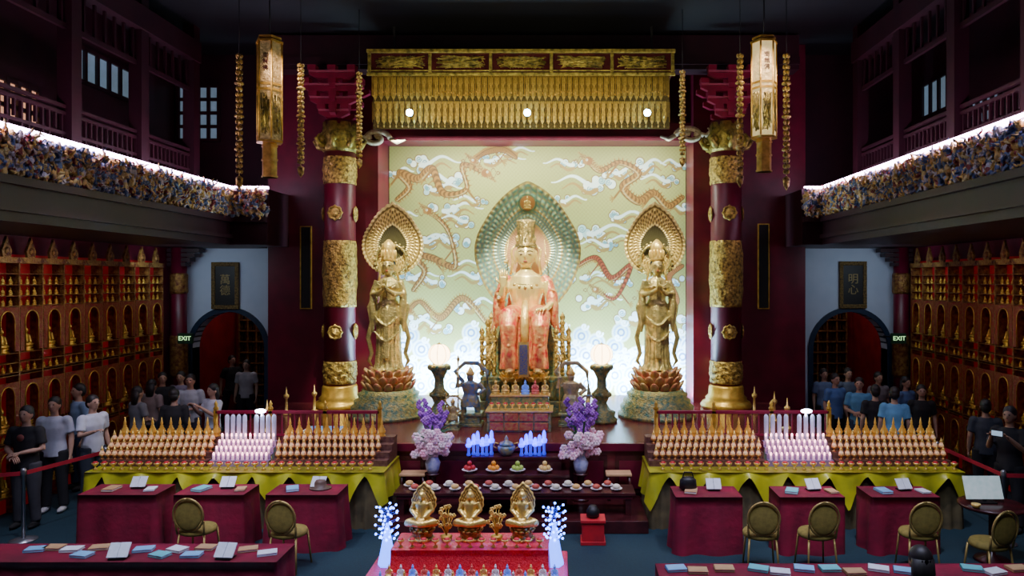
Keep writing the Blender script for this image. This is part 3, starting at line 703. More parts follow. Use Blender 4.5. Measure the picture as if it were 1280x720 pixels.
def lantern(px,lab):
    D=13.2;e=em('globe_lantern',(X(px,D),D,1.0),label=lab,category='lantern',group='globe lanterns')
    g=G().lathe([(.27,0),(.29,.05),(.23,.10),(.25,.19),(.15,.24),(.09,.34),(.13,.44),(.17,.52),(.09,.62),(.08,.78),(.12,.88),(.18,.98),(.17,1.04)],24,mod=lambda t,j:1+.04*math.cos(8*t))
    for i in range(8):
        a=i*pi/4;g.ell((.14*math.cos(a),.14*math.sin(a),.5),.05,6,5);g.ell((.17*math.cos(a),.17*math.sin(a),1.0),(.05,.05,.06),6,5)
    ob('post',g,jade,e)
    ob('globe',G().ell((0,0,1.24),(.20,.20,.19),20,14),mat('globe_glow',(1,.85,.6),em=13,ec=(1,.70,.38)),e)
    g=G()
    for i in range(8):
        a=i*pi/4;g.tube([(.205*math.sin(b)*math.cos(a),.205*math.sin(b)*math.sin(a),1.24-.195*math.cos(b)) for b in [.4+.23*q for q in range(11)]],.005,5)
    g.lathe([(.07,1.41),(.05,1.43),(.02,1.44),(.0,1.47)],14)
    ob('cage',g,goldb,e)
lantern(549,'ornate bronze lantern post with glowing round globe');lantern(752,'ornate bronze lantern post with glowing round globe')
def guardian(px,D,s,mA,lab):
    e=em('guardian_statue',(X(px,D),D,1.0),label=lab,category='statue',group='small guardian statues')
    g=G().box(-.24,.24,-.2,.2,0,.06).box(-.2,.2,-.16,.16,.06,.2).box(-.24,.24,-.2,.2,.2,.25);ob('plinth',g,jade,e,bev=.01)
    g=G();
    g.tube([(-.12,0,.25),(-.13,-.04,.42),(-.05,0,.58)],[.06,.06,.08],8);g.tube([(.14,0,.25),(.12,-.06,.42),(.05,0,.58)],[.06,.06,.08],8)
    g.lathe([(.20,.36),(.16,.52),(.12,.6)],18,mod=folds(8,.08),sy=.8)
    g.tube([(0,0,.55),(0,0,.7),(0,0,.8),(0,0,.84)],[(.12,.1),(.16,.11),(.14,.1),(.04,.04)],12)
    g.tube([(0,0,.8),(0,0,.9)],.04,8)
    g.ell((0,-.01,.91),(.07,.07,.085));g.ell((0,-.075,.90),(.015,.02,.02),6,5)
    g.tube([(-.14,0,.78),(-.25,-.02,.72),(-.22,-.06,.92)],[.06,.055,.04],8);g.tube([(.14,0,.78),(.26,0,.66),(.15,-.1,.6)],[.06,.055,.04],8)
    h=remesh(g,.012,it=1);ob('body',h,mA,e)
    g=G().lathe([(.075,.94),(.085,.98),(.05,1.03),(.01,1.1)],12);ob('helmet',g,goldb,e)
    g=G().tube([(-.13,.02,.8),(-.3,.08,1.0),(-.12,.1,1.16),(.12,.1,1.16),(.3,.08,1.0),(.34,.06,.6),(.3,.04,.3)],[(.04,.012)]*7,8);ob('scarf',g,mA,e)
    ob('staff',G().tube([(-.22,-.07,.26),(-.22,-.07,1.2)],.012,6).lathe([(.0,1.18),(.035,1.24),(.0,1.34)],8,c=(-.22,-.07,0)),goldb,e)
    e.scale=(s,s,s)
blueg=mat('blue_green_statue',(.03,.20,.42),(.45,.34,.09),r=.4,m=.35,ns=14,bump=.3)
guardian(588,12.9,.95,blueg,'small armoured guardian statue in blue and gold on plinth')
guardian(714,12.9,.95,mat('pale_gold_statue',(.72,.56,.26),(.34,.34,.18),r=.4,m=.4,ns=14),'small armoured guardian statue in pale gold on plinth')
guardian(566,12.5,.5,bronze,'small gilded guardian figure on plinth beside the lantern')
guardian(735,12.5,.5,blueg,'small blue guardian figure on plinth beside the lantern')
D=12.6;e=em('carved_altar',(X(650,D),D,1.0),label='carved red and gold altar cabinet stacked with small offerings',category='altar')
g=G().box(-.55,.55,-.3,.3,0,.34).box(-.5,.5,.0,.3,.34,.56);ob('body',g,jade,e,bev=.01)
for r in range(2):
    for i in range(4):
        ob('drawer',G().box(-.5+i*.255,-.5+i*.255+.235,-.325,-.3,.03+r*.16,.165+r*.16),mat('red_gilt_panel',(.55,.02,.015),(.60,.34,.06),ns=22,r=.4,m=.3),e,bev=.008)
ob('top_rail',G().box(-.58,.58,-.33,.32,.34,.36).box(-.53,.53,-.02,.32,.56,.58),goldb,e)
figm=[mat('figurine_blue',(.06,.18,.85),(.3,.5,.95),em=.25,ec=(.1,.25,1)),mat('figurine_white',(.85,.85,.92)),goldb,mat('figurine_red',(.80,.05,.06),(.8,.3,.2))]
mb=G();mini(mb,.26);mbs=[mesh_of('buddha_figurine',mb,m_) for m_ in (goldb,figm[0],goldb,figm[3],goldb)]
cupg=G().lathe([(.03,0),(.035,.01),(.012,.03),(.012,.05),(.045,.08),(.05,.10)],12,mi=0).ell((0,0,.10),(.04,.04,.025),8,5,mi=1)
cupm=mesh_of('offering_cup',cupg,[goldb,redb])
for i in range(6): ob('buddha_figurine',mbs[(i*2)%5],None,loc=(e.location.x-.44+i*.175,D+.14,1.583),label='small painted seated figurine on the carved altar',category='figurine',group='altar figurines')
for i in range(9): ob('offering_cup',cupm,None,loc=(e.location.x-.48+i*.12,D-.18,1.365),label='gold stemmed cup holding red offering',category='cup',group='altar cups')
# ---------------------------------------------------------------- flower vases
def flowers(px,lab):
    D=11.2;e=em('flower_vase',(X(px,D),D,.18),label=lab,category='flower arrangement',group='altar flower vases');L=dict(loc=(0,0,.16))
    ob('stand',G().lathe([(.13,0),(.13,.03),(.06,.05),(.05,.36),(.12,.40),(.13,.42)],20),darkwood,e)
    ob('vase',G().lathe([(.07,.26),(.10,.32),(.12,.42),(.08,.5),(.06,.55),(.09,.6)],24),mat('porcelain',(.25,.3,.60),(.6,.6,.75),r=.2,ns=20),e,**L)
    g=G()
    for i in range(64):
        a=random.uniform(0,2*pi);r=random.uniform(.04,.32);z=random.uniform(.54,.92);M=Matrix.Translation((r*math.cos(a),r*math.sin(a)*.8-.04,z))
        for k in range(6):
            b=k*2*pi/6;g.ell((.038*math.cos(b),-.01,.038*math.sin(b)),(.031,.016,.031),6,4,M=M)
        g.ell((0,-.02,0),.016,5,4,M=M)
    ob('pink_blossoms',g,pinkf,e,kind='stuff',**L)
    g=G()
    sprays=[(random.uniform(-.26,.26),random.uniform(-.15,.15),random.uniform(1.1,1.42)) for _ in range(11)]
    for (sx_,sy_,sz_) in sprays:
        for i in range(15):
            t=i/14;M=Matrix.Translation((sx_*t+random.uniform(-.035,.035),sy_*t+random.uniform(-.03,.03),.80+(sz_-.80)*t))
            for k in range(4):
                b=k*pi/2;g.ell((.02*math.cos(b),-.01,.02*math.sin(b)),(.024,.014,.024),5,4,M=M)
    ob('purple_blossoms',g,purple,e,kind='stuff',**L)
    g=G()
    for i in range(34):
        a=random.uniform(0,2*pi);r=random.uniform(.1,.32);z=random.uniform(.6,1.15)
        g.tube([(0,0,.55),(r*.5*math.cos(a),r*.5*math.sin(a),z-.05),(r*math.cos(a),r*math.sin(a),z)],[.006,(.02,.004),.002],5)
    ob('leaves',g,leafm,e,kind='stuff',**L)
flowers(541,'tall vase arrangement of purple and pink flowers');flowers(726,'tall vase arrangement of purple and pink flowers')
# ---------------------------------------------------------------- tiered offering table center
YT=10.75
e=em('tiered_offering_table',(X(645,YT),YT,.18),label='low dark tiered table holding offerings before the stage',category='table')
def tbl(g,x0,x1,y0,y1,z):
    z-=.18;g.box(x0,x1,y0,y1,z-.04,z,0);g.box(x0+.04,x1-.04,y0+.03,y1-.03,z-.10,z-.04,1)
g=G();tbl(g,-1.75,1.75,-.35,.1,.52);ob('lower_top',g,[darkwood,red],e,bev=.006)
for xx in (-1.65,-.55,.55,1.65):
    ob('leg',G().box(xx-.04,xx+.04,-.3,.06,.0,.24),darkwood,e)
g=G();tbl(g,-.80,.80,.1,.4,.66);g.box(-.76,.76,.12,.36,.0,.4);ob('middle_top',g,[darkwood,red],e,bev=.006)
g=G();tbl(g,-.72,.72,.4,.68,.86);g.box(-.68,.68,.42,.66,.0,.6);ob('upper_top',g,[darkwood,red],e,bev=.006)
plg=G().lathe([(.05,0),(.05,.02),(.10,.035),(.12,.05),(.115,.05),(.0,.035)],18)
plm=mesh_of('fruit_plate',plg,mat('white_china',(.80,.80,.78),r=.25))
fr=[('red_apple',mat('apple_red',(.60,.02,.03),(.4,.02,.02)),'red apple','apple'),('orange',mat('orange_peel',(.95,.40,.02),(.9,.34,.02)),'orange fruit','orange'),('pear',mat('pear_green',(.40,.62,.06),(.5,.68,.12)),'pale green pear','pear'),('peach',mat('peach_skin',(.85,.55,.15),(.85,.65,.22)),'golden peach','peach')]
for i,px in enumerate((587,617,647,681)):
    x=X(px,YT+.25);pl=ob('fruit_plate',plm,None,loc=(x,YT+.25,.66),label='white footed plate stacked with fruit',category='plate',group='fruit plates')
    n,m_,l_,c_=fr[i]
    g=G().ell((0,0,.036),(.038,.038,.036),12,8).tube([(0,0,.065),(.005,0,.085)],.003,5)
    me=mesh_of(n,g,m_)
    for k in range(5):
        a=k*2*pi/4;p=(x+.054*math.cos(a),YT+.25+.054*math.sin(a),.70) if k<4 else (x,YT+.25,.765)
        ob(n,me,None,loc=p,label=l_+' piled on a white plate',category=c_,group=c_+'s on plate')
ck=[mat('cake_a',(.8,.5,.15)),mat('cake_b',(.6,.1,.06)),mat('cake_c',(.85,.8,.6))]
ckm=[mesh_of('cake',G().ell((0,0,.02),(.06,.06,.035),10,6),q) for q in ck]
for r in range(2):
    for i in range(11):
        px=510+i*25+r*10;x=X(px,YT-.12);y=YT-.02-.19*r
        o=ob('offering_dish',plm,None,loc=(x,y,.52),label='small white offering dish on the lower table',category='dish',group='offering dishes');o.scale=(.72,.72,.7)
        ob('offering_cake',ckm[(i+r)%3],None,loc=(x,y,.56),label='small round offering cake on a dish',category='cake',group='offering cakes')
bg=G().lathe([(.022,0),(.026,.01),(.016,.03),(.016,.09),(.022,.10)],10);bg.ell((0,0,.14),(.024,.024,.045),8,6,mi=1);bg.lathe([(.03,.09),(.038,.11),(.03,.12)],10,mi=1)
bme=mesh_of('blue_candle_lamp',bg,[mat('blue_stem',(.05,.07,.8),r=.3,em=.8,ec=(.02,.03,1)),lampblue])
for s0 in (586,652):
    for i in range(6):
        x=X(s0+i*5.6,YT+.5);z=.86
        o=ob('blue_candle_lamp',bme,None,loc=(x,YT+.48+.06*(i%2),z),label='slender blue glowing candle lamp on the tiered table',category='candle lamp',group='blue candle lamps');o.scale=(1.3,1.3,1.5+.3*((i*7)%3))
o=em('incense_burner',(X(633,YT+.5),YT+.5,.86),label='blue and gold incense burner with small figure on lid',category='incense burner')
ob('bowl',G().lathe([(.05,0),(.08,.02),(.13,.08),(.14,.14),(.11,.16)],20),blueg,o);ob('lid',G().lathe([(.12,.16),(.10,.2),(.03,.23),(.03,.27),(0,.32)],16),blueg,o)
for s in(-1,1): ob('handle',G().tube([(s*.13,0,.10),(s*.2,0,.14),(s*.18,0,.2),(s*.12,0,.18)],.012,6,ref=(0,1,0)),goldb,o)
# ---------------------------------------------------------------- draped tables
def skirt(g,x0,x1,y0,y1,zt,zb,amp=.03,fr=14,mi=0,rows=6):
    pts=[];step=.03
    def seg(a,b,n):
        L_=math.dist(a,b);k=max(2,int(L_/step))
        for i in range(k):
            t=i/k;pts.append((a[0]+(b[0]-a[0])*t,a[1]+(b[1]-a[1])*t,n))
    seg((x0,y0),(x1,y0),(0,-1));seg((x1,y0),(x1,y1),(1,0));seg((x1,y1),(x0,y1),(0,1));seg((x0,y1),(x0,y0),(-1,0))
    n=len(pts);vs=[];fs=[]
    for j in range(rows+1):
        t=j/rows
        for i,(x,y,nn) in enumerate(pts):
            s=i*step;o=amp*t*(1+math.sin(fr*s*2+math.sin(s*5)))*.8+.004
            z=zb(s,x,nn) if callable(zb) else zb
            vs.append((x+nn[0]*o,y+nn[1]*o,zt+(z-zt)*t))
    for j in range(rows):
        for i in range(n):
            a=j*n+i;b=j*n+(i+1)%n;fs.append((a,b,b+n,a+n))
    fs.append(tuple(range(n)))
    g.add(vs,fs,mi)
    return g
def longtable(x0,x1,r0,r1,lab):
    y0,y1=10.4,11.36
    cx=(x0+x1)/2;e=em('offering_table',(cx,y0,0),label=lab,category='table',group='long offering tables')
    w=(x1-x0)/2
    ob('table_top',G().box(-w,w,0,y1-y0,.78,.82),darkwood,e)
    ob('pleated_skirt',skirt(G(),-w+.02,w-.02,.03,y1-y0-.02,.80,.0,.03,22),beige,e)
    def zb(s,x,nn):
        if nn[1]==-1:
            ph=(x+w)/(2*w)*8.;t=abs(ph%1-.5)*2;return .775-.50*t**1.25
        return .40
    ob('satin_valance',skirt(G(),-w,w,-.03,y1-y0,.828,zb,.05,9),ylw,e)
    for (a,b) in ((-w+.03,r0-cx-.03),(r1-cx+.03,w-.03)):
        g=G()
        for k in range(4): g.box(a,b,.30+k*.15,.30+(k+1)*.15+(.05 if k==3 else 0),.828,.828+.085*(k+1))
        ob('stepped_riser',g,mat('riser_dark',(.07,.014,.018),(.16,.08,.05),ns=20),e)
    return e
RK=((X(257,10.6),X(332,10.6)),(X(963,10.6),X(1046,10.6)))
longtable(X(107,10.4),X(480,10.4),*RK[0],'long offering table with olive yellow satin swags and tiered risers')
longtable(X(812,10.4),X(1205,10.4),*RK[1],'long offering table with olive yellow satin swags and tiered risers')
lg=G().lathe([(.032,0),(.038,.008),(.016,.02),(.018,.04),(.040,.06),(.044,.08)],10,mi=0)
lg.lathe([(.040,.08),(.032,.11),(.014,.125)],10,mi=1);lg.ell((0,0,.115),(.026,.026,.034),8,6,mi=1);lg.lathe([(.020,.14),(.026,.15),(.012,.17),(.0,.22)],8,mi=2)
lme=mesh_of('offering_lamp',lg,[mat('cup_rose',(.85,.54,.12),(.42,.06,.06),r=.26,m=.5),mat('cup_cream',(.95,.72,.34),(.75,.18,.12),r=.35,em=.22,ec=(1,.6,.35)),goldb])
tg=G().lathe([(.055,0),(.06,.012),(.035,.03),(.055,.05),(.060,.08),(.044,.10),(.05,.11),(.024,.14),(.03,.15),(.014,.18),(.02,.20),(.0,.30)],12)
tme=mesh_of('offering_stupa',tg,mat('amber_gilt',(1.,.62,.10),(.80,.36,.04),r=.28,m=.5,em=.06,ec=(1,.6,.15)))
for n_,(xa,xb) in enumerate(((X(118,10.6),X(470,10.6)),(X(822,10.6),X(1195,10.6)))):
    t0,t1=RK[n_]
    for k in range(4):
        n=int((xb-xa)/(.094 if k<3 else .14))
        for i in range(n):
            x=xa+(xb-xa)*(i+.5*(k%2))/n
            if t0-.06<x<t1+.06: continue
            y=10.4+.30+k*.15+.075;z=.828+.085*(k+1)
            if k==3: ob('offering_stupa',tme,None,loc=(x,y,z),label='small amber gold stupa offering on the top tier',category='offering',group='stupas on the offering tables')
            else: ob('offering_lamp',lme,None,loc=(x,y,z),label='small cream and gold butter lamp cup on a tier',category='lamp',group='butter lamps on the offering tables')
    for i in range(32):
        x=xa+(xb-xa)*(i+.5)/32
        ob('offering_cup',cupm,None,loc=(x,10.52,.828),label='gold stemmed cup holding red offering',category='cup',group='cups on the offering tables')
cg=G().lathe([(.018,0),(.022,.01),(.018,.02),(.018,.07)],8,mi=0);cg.ell((0,0,.09),(.017,.017,.03),6,5,mi=1)
cme=mesh_of('tower_candle',cg,[mat('wax',(.9,.6,.7),em=.35,ec=(1,.5,.65)),lamppink])
for (xa,xb) in RK:
    w=(xb-xa)/2
    e=em('acrylic_candle_rack',((xa+xb)/2,10.72,.828),label='tiered clear acrylic rack of glowing pink candles',category='candle rack',group='acrylic candle racks')
    g=G()
    for k in range(4):
        g.box(-w,w,-.02+k*.09,.07+k*.09,.075+.075*k,.085+.075*k);g.box(-w,w,-.02+k*.09,-.015+k*.09,.0 if k==0 else .075*k+.01,.075+.075*k)
    ob('tier',g,mat('rack_tint',(.28,.20,.34),(.2,.14,.26),r=.15),e)
    for i in range(9):
        xx=-w+.08+(2*w-.16)*i/8
        if i==4: continue
        ob('tall_tube',G().lathe([(.034,.0),(.034,.66),(.028,.68),(.012,.70)],12),glass,e,loc=(xx,.39,0))
    ob('top_lamp',G().ell((w*.4,.33,.76),(.09,.05,.035),10,6).tube([(w*.4,.37,.66),(w*.4,.37,.75)],.01,6),lampw,e)
    for k in range(4):
        for i in range(12):
            ob('tower_candle',cme,None,loc=(xa+.05+(2*w-.10)*i/11,10.72+.025+k*.09,.828+.085+.075*k),label='tiny pink glowing candle on acrylic rack',category='candle',group='candles on the acrylic racks')
for (pa,pb) in ((270,475),(820,1036)):
    D=11.75;xa,xb=X(pa,D),X(pb,D);xa=max(xa,-5.0);xb=min(xb,5.1)
    e=em('stage_railing',((xa+xb)/2,D,1.0),label='low dark red railing with gilded posts on stage edge',category='railing',group='stage railings');w=(xb-xa)/2
    ob('rail',G().box(-w,w,-.03,.03,.42,.47),redk,e,bev=.005);ob('rail',G().box(-w,w,-.02,.02,.06,.09),redk,e)
    bal=mesh_of('baluster',G().box(-.01,.01,-.01,.01,.09,.42),redk)
    for i in range(26): ob('baluster',bal,None,e,loc=(-w+2*w*i/26+.05,0,0))
    for i in range(4): ob('post',G().box(-.03,.03,-.03,.03,0,.48).lathe([(.035,.48),(.045,.51),(.02,.54),(.03,.58),(.0,.64)],10),gold,e,loc=(-w+2*w*i/3,0,0))
for px,D in ((358,13.9),(393,14.2),(943,14.),(968,13.3),(984,12.6),(334,12.4)):
    ob('incense_stand',G().lathe([(.09,0),(.09,.02),(.03,.05),(.02,.3),(.05,.34),(.05,.38),(.02,.4),(.0,.55)],12),goldb,loc=(X(px,D),D,1.0),label='slender gilded incense stand on the stage floor',category='incense stand',group='stage incense stands')
ob('prayer_mat',G().box(X(385,12.6),X(430,12.6),12.3,12.7,1.0,1.02).box(X(387,12.6),X(428,12.6),12.32,12.68,1.02,1.03,1),[paper,bluepaper],label='pale rectangular mat on the stage floor',category='mat')
# ---------------------------------------------------------------- desks
def desk(xa,xb,y,lab):
    e=em('draped_desk',((xa+xb)/2,y,0),label=lab,category='desk',group='red draped desks');w=(xb-xa)/2
    ob('tablecloth',skirt(G(),-w,w,0,.5,.75,.0,.045,7),redcloth,e)
    ob('tabletop',G().box(-w+.01,w-.01,.01,.49,.70,.745),darkwood,e)
    return e
def book(x,y,z,w,d,h,rot,m_,lab,grp):
    g=G().box(-w/2,w/2,-d/2,d/2,0,.004,0).box(-w/2,w/2,-d/2,d/2,h-.004,h,0).box(-w/2,-w/2+.004,-d/2,d/2,0,h,0).box(-w/2+.005,w/2-.005,-d/2+.005,d/2-.005,.004,h-.004,1)
    return ob('book',g,[m_,paper],loc=(x,y,z),rot=rot,label=lab,category='book',group=grp)
def bookstand(x,y,z,rot,lab='open sutra book propped on a small dark stand'):
    e=em('book_stand',(x,y,z),rot,label=lab,category='book stand',group='sutra book stands')
    M=Matrix.Rotation(-.7,4,'X')
    ob('stand',G().box(-.08,.08,-.01,.0,0,.15,M=M).box(-.08,.08,-.02,.1,0,.012),black,e)
    ob('open_book',G().box(-.10,-.002,-.026,-.012,.01,.165,M=M).box(.002,.10,-.026,-.012,.01,.165,M=M),paper,e,bev=.003)
def chair():
    e=em('banquet_chair',(0,0,0),label='gold framed banquet chair with oval padded back',category='chair',group='banquet chairs')
    up=mat('chair_fabric',(.32,.25,.05),(.22,.17,.035),r=.8,ns=20);fr_=mat('chair_frame',(.55,.40,.12),r=.4,m=.5)
    ob('seat',G().lathe([(.2,.42),(.22,.43),(.225,.46),(.21,.49),(.1,.505)],24,sy=.95),up,e)
    q=[(.19*math.sin(a),-.20-.05*(math.cos(a)*.5+.5),.70+.21*math.cos(a)) for a in [i*2*pi/24 for i in range(25)]]
    ob('backrest_frame',G().tube(q,.014,8,ref=(0,1,0)).tube([(-.17,-.17,.44),(-.185,-.2,.62)],.013,8).tube([(.17,-.17,.44),(.185,-.2,.62)],.013,8),fr_,e)
    ob('backrest',G().ell((0,-.22,.70),(.175,.025,.195),20,12),up,e)
    for sx in(-1,1):
        for sy in(-1,1):
            ob('leg',G().tube([(sx*.16,sy*.15,.43),(sx*.19,sy*.20,0)],[.014,.011],8),fr_,e)
    return e
cm=chair();first=[True]
def put_chair(px,D,rot=0):
    if first[0]:
        cm.location=(X(px,D),D,0);cm.rotation_euler=(0,0,rot);first[0]=False
    else: dup(cm,(X(px,D),D,0),rot)
desks=[(97,194),(217,304),(332,421),(845,928),(975,1056),(1090,1175)]
for i,(a,b) in enumerate(desks):
    y=9.55 if i<3 else 9.45
    desk(X(a,y),X(b,y),y,'small desk draped to the floor in crimson cloth')
    xm=X((a+b)/2,y)
    bookstand(xm+.12,y+.27,.758,random.uniform(-.3,.3))
    book(xm-.2,y+.22,.758,.16,.22,.03,random.uniform(-.4,.4),[tan,greencov,bluepaper][i%3],'closed book lying on a crimson desk','books on the desks')
    if i not in(2,3): book(xm+.33,y+.22,.758,.13,.18,.02,.2,[paper,tan,paper][i%3],'thin booklet lying on a crimson desk','books on the desks')
for px,D in ((248,9.1),(362,9.0),(951,8.95),(1020,8.95),(1147,8.95)): put_chair(px,D,random.uniform(-.15,.15))
put_chair(1236,8.6,.3);put_chair(1150,6.05,0)
g=G().lathe([(.15,0),(.145,.01),(.085,.015),(.08,.08),(.06,.11),(.0,.115)],20,sy=.85)
ob('hat',g,mat('brown_hat',(.14,.08,.05),(.1,.06,.04)),loc=(X(401,9.85),9.84,.758),label='brown brimmed hat lying on the desk corner',category='hat')
o=em('handbag',(X(860,9.75),9.75,.758),label='black handbag resting on the crimson desk',category='bag')
ob('bag_body',G().lathe([(.09,0),(.12,.03),(.11,.14),(.06,.18)],14,sy=.6),black,o);ob('strap',G().tube([(-.08,0,.15),(-.05,0,.24),(.05,0,.24),(.08,0,.15)],.009,6,ref=(0,1,0)),black,o)
def fg(xa,xb,y0,y1,lab):
    e=em('draped_reading_table',((xa+xb)/2,y0,0),label=lab,category='table',group='long crimson reading tables');w=(xb-xa)/2
    ob('tablecloth',skirt(G(),-w,w,0,y1-y0,.78,.0,.05,10),redcloth,e);ob('tabletop',G().box(-w+.01,w-.01,.01,y1-y0-.01,.72,.775),darkwood,e)
fg(-5.6,X(350,7.3),7.2,7.7,'long reading table draped in crimson cloth with booklets')
fg(X(822,7.),5.5,6.72,7.16,'long reading table draped in crimson cloth with booklets')
for (px,py,D,m_) in [(45,0,7.5,bluepaper),(68,0,7.55,tan),(90,0,7.5,paper),(103,0,7.35,bluepaper),(125,0,7.55,tan),(180,0,7.5,bluepaper),(200,0,7.35,greencov),(222,0,7.5,paper),(240,0,7.35,bluepaper),(258,0,7.55,tan),(310,0,7.5,tan),(334,0,7.4,paper),
      (845,0,7.0,bluepaper),(872,0,6.95,tan),(905,0,7.,tan),(948,0,7.0,greencov),(975,0,6.92,paper),(1005,0,7.0,bluepaper),(1037,0,7.0,greencov),(1068,0,6.92,tan),(1098,0,7.,paper),(1130,0,6.95,bluepaper),(1215,0,7.0,greencov),(1243,0,6.92,paper),(1272,0,7.,tan)]:
    book(X(px,D),D,.786,.19,.13,.025,random.uniform(-.4,.4),m_,'booklet with %s cover on the crimson table'%{'blue_cover':'blue','tan_cover':'tan','paper':'white','teal_cover':'teal'}[m_.name],'booklets on the long tables')
bookstand(X(150,7.3),7.25,.786,.1);bookstand(X(282,7.3),7.25,.786,-.1)
# ---------------------------------------------------------------- front altar
e=em('front_altar_table',(-.14,6.35,0),label='low altar table draped in bright red sequinned cloth',category='altar table')
seq=mat('sequin_red',(.75,.004,.018),(.88,.08,.12),r=.32,ns=60,bump=.5,bs=90)
ob('tablecloth',skirt(G(),-.95,.92,0,.95,.85,.0,.05,10),seq,e)
ob('red_riser',skirt(G(),-.74,.74,.42,.88,1.06,.855,.012,16,rows=3),seq,e)
def seated_small():
    g=G()
    g.ell((0,-.02,.05),(.13,.09,.045),14,8)
    for s in(-1,1):
        g.tube([(s*.04,.02,.06),(s*.13,-.04,.055),(0,-.09,.05)],[.045,.042,.03],8)
        g.tube([(s*.065,0,.24),(s*.10,-.01,.17),(s*.03,-.08,.11)],[.028,.026,.018],8)
    g.tube([(0,0,.06),(0,0,.16),(0,0,.23),(0,0,.27)],[(.065,.05),(.06,.045),(.07,.045),(.022,.022)],12)
    g.tube([(0,0,.24),(0,0,.28)],.022,8)
    g.ell((0,-.005,.305),(.036,.04,.046),12,8);g.ell((0,-.045,.30),(.006,.009,.01),6,5);g.ell((0,0,.35),(.02,.02,.024),8,6)
    for s in(-1,1): g.ell((s*.037,0,.30),(.007,.01,.022),6,5)
    return remesh(g,.007,it=1)
ssm=mesh_of('body',seated_small(),goldb)
for i,px in enumerate((528,588,653)):
    D=7.05;e=em('buddha_statuette',(X(px,D),D,1.064),label='small golden seated Buddha with pierced flame halo on lotus',category='statuette',group='golden Buddha trio')
    g=G().lathe([(.12,0),(.125,.02),(.10,.03),(.10,.07),(.115,.08)],8,sm=False);lotus(g,.11,.08,.055,12,2);ob('lotus_base',g,goldc,e)
    ob('body',ssm,None,e,loc=(0,-.02,.125))
    plate('halo',lambda a:leafR(a,.122,.35)*(1+.03*math.cos(14*a)),lambda t,a:(.95,.66,.18) if t<.35 or t>.9 or int(t*12)%2 else (.26,.15,.04),e,(0,.075,.335),segs=96,rings=18,th=.012,relief=.008,k=20,mt=gvc,zs=1.2)
for px in (558,621):
    D=7.0;e=em('gilded_lotus_tree',(X(px,D),D,1.064),label='small gilded ornamental tree with golden flowers',category='ornament',group='gilded trees')
    ob('pot',G().lathe([(.03,0),(.05,.01),(.06,.05),(.04,.06)],12),gold,e)
    g=G();h=G()
    for i in range(16):
        a=i*2.4;r=.03+.07*((i*37)%10)/10;z=.14+.2*((i*53)%16)/16
        g.tube([(0,0,.05),(r*.4*math.cos(a),r*.4*math.sin(a),z*.6),(r*math.cos(a),r*math.sin(a),z)],.004,5)
        for k in range(5):
            b=k*2*pi/5;h.ell((r*math.cos(a)+.013*math.cos(b),r*math.sin(a)-.006,z+.013*math.sin(b)),(.012,.008,.012),6,4)
    ob('stem',g,gold,e);ob('blossoms',h,goldb,e,kind='stuff')
for px in (484,693):
    D=6.95;e=em('crystal_light_tower',(X(px,D),D,.854),label='tall crystal lotus tower glowing icy blue white',category='light tower',group='crystal light towers')
    ob('cone',G().lathe([(.085,0),(.085,.02),(.068,.10),(.05,.20),(.032,.30),(.014,.40)],12,mod=lambda t,j:1+.06*math.cos(6*t)),mat('crystal_lit',(.2,.4,1),r=.1,em=5,ec=(.05,.16,1.)),e)
    g=G();k2=G()
    for i in range(56):
        a=i*2.4;z=.24+.34*(i/56);r=.03+.08*abs(math.sin(i*1.7));k2.tube([(0,0,z-.04),(r*math.cos(a),r*math.sin(a),z)],.003,4)
        g.ell((r*math.cos(a),r*math.sin(a),z),(.012,.012,.012),7,5)
    ob('bulb_cluster',g,lampcy,e,kind='stuff');ob('wire',k2,mat('blue_wire',(.08,.12,.6)),e,kind='stuff')
fgm=[]
for m_ in figm:
    g=G();mini(g,.14);fgm.append(mesh_of('figurine',g,m_))
for r in range(2):
    for i in range(15):
        x=X(478,6.55)+(X(702,6.55)-X(478,6.55))*(i+.4*r)/15
        ob('altar_figurine',fgm[(i*3+r*2)%4],None,loc=(x,6.47+.15*r,.854),label='small %s seated figurine on red altar cloth'%('blue','white','gold','red')[(i*3+r*2)%4],category='figurine',group='figurines on the front altar')
for i in range(13):
    o=ob('offering_cup',cupm,None,loc=(-.14-.66+i*.11,6.83,1.064),label='gold stemmed cup before the golden statuettes',category='cup',group='cups on the front altar');o.scale=(.75,)*3
D=9.9;e=em('red_donation_box',(X(741,D),D,0),label='red wooden box stand with dark object on top',category='box')
ob('body',G().box(-.15,.15,-.13,.13,.05,.30).box(-.17,.17,-.15,.15,0,.05).box(-.17,.17,-.15,.15,.30,.34),redb,e,bev=.006)
ob('lid',G().lathe([(.06,.34),(.09,.36),(.09,.43),(.05,.5)],14),black,e)
for px in (517,773):
    D=11.25;e=em('carved_side_stool',(X(px,D),D,.18),label='low carved dark wood stool with tray beside offerings',category='stool',group='side stools')
    ob('top',G().box(-.2,.2,-.13,.13,.38,.42),tan,e,bev=.01)
    for sx in(-1,1):
        for sy in(-1,1): ob('leg',G().tube([(sx*.16,sy*.09,.38),(sx*.18,sy*.10,.18),(sx*.15,sy*.09,0)],[.025,.02,.025],8),darkwood,e)
D=9.25;e=em('round_side_table',(X(1240,D),D,0),label='small round dark side table with pedestal leg',category='table')
ob('table_top',G().lathe([(.38,.68),(.40,.70),(.40,.72),(.38,.73)],36),darkwood,e);ob('pedestal',G().lathe([(.22,0),(.2,.03),(.04,.08),(.04,.62),(.1,.68)],20),darkwood,e)
e=em('notice_stand',(X(1232,D),D,.732),label='tilted white notice sheet on small stand',category='sign')
Mx=Matrix.Rotation(-.35,4,'X')
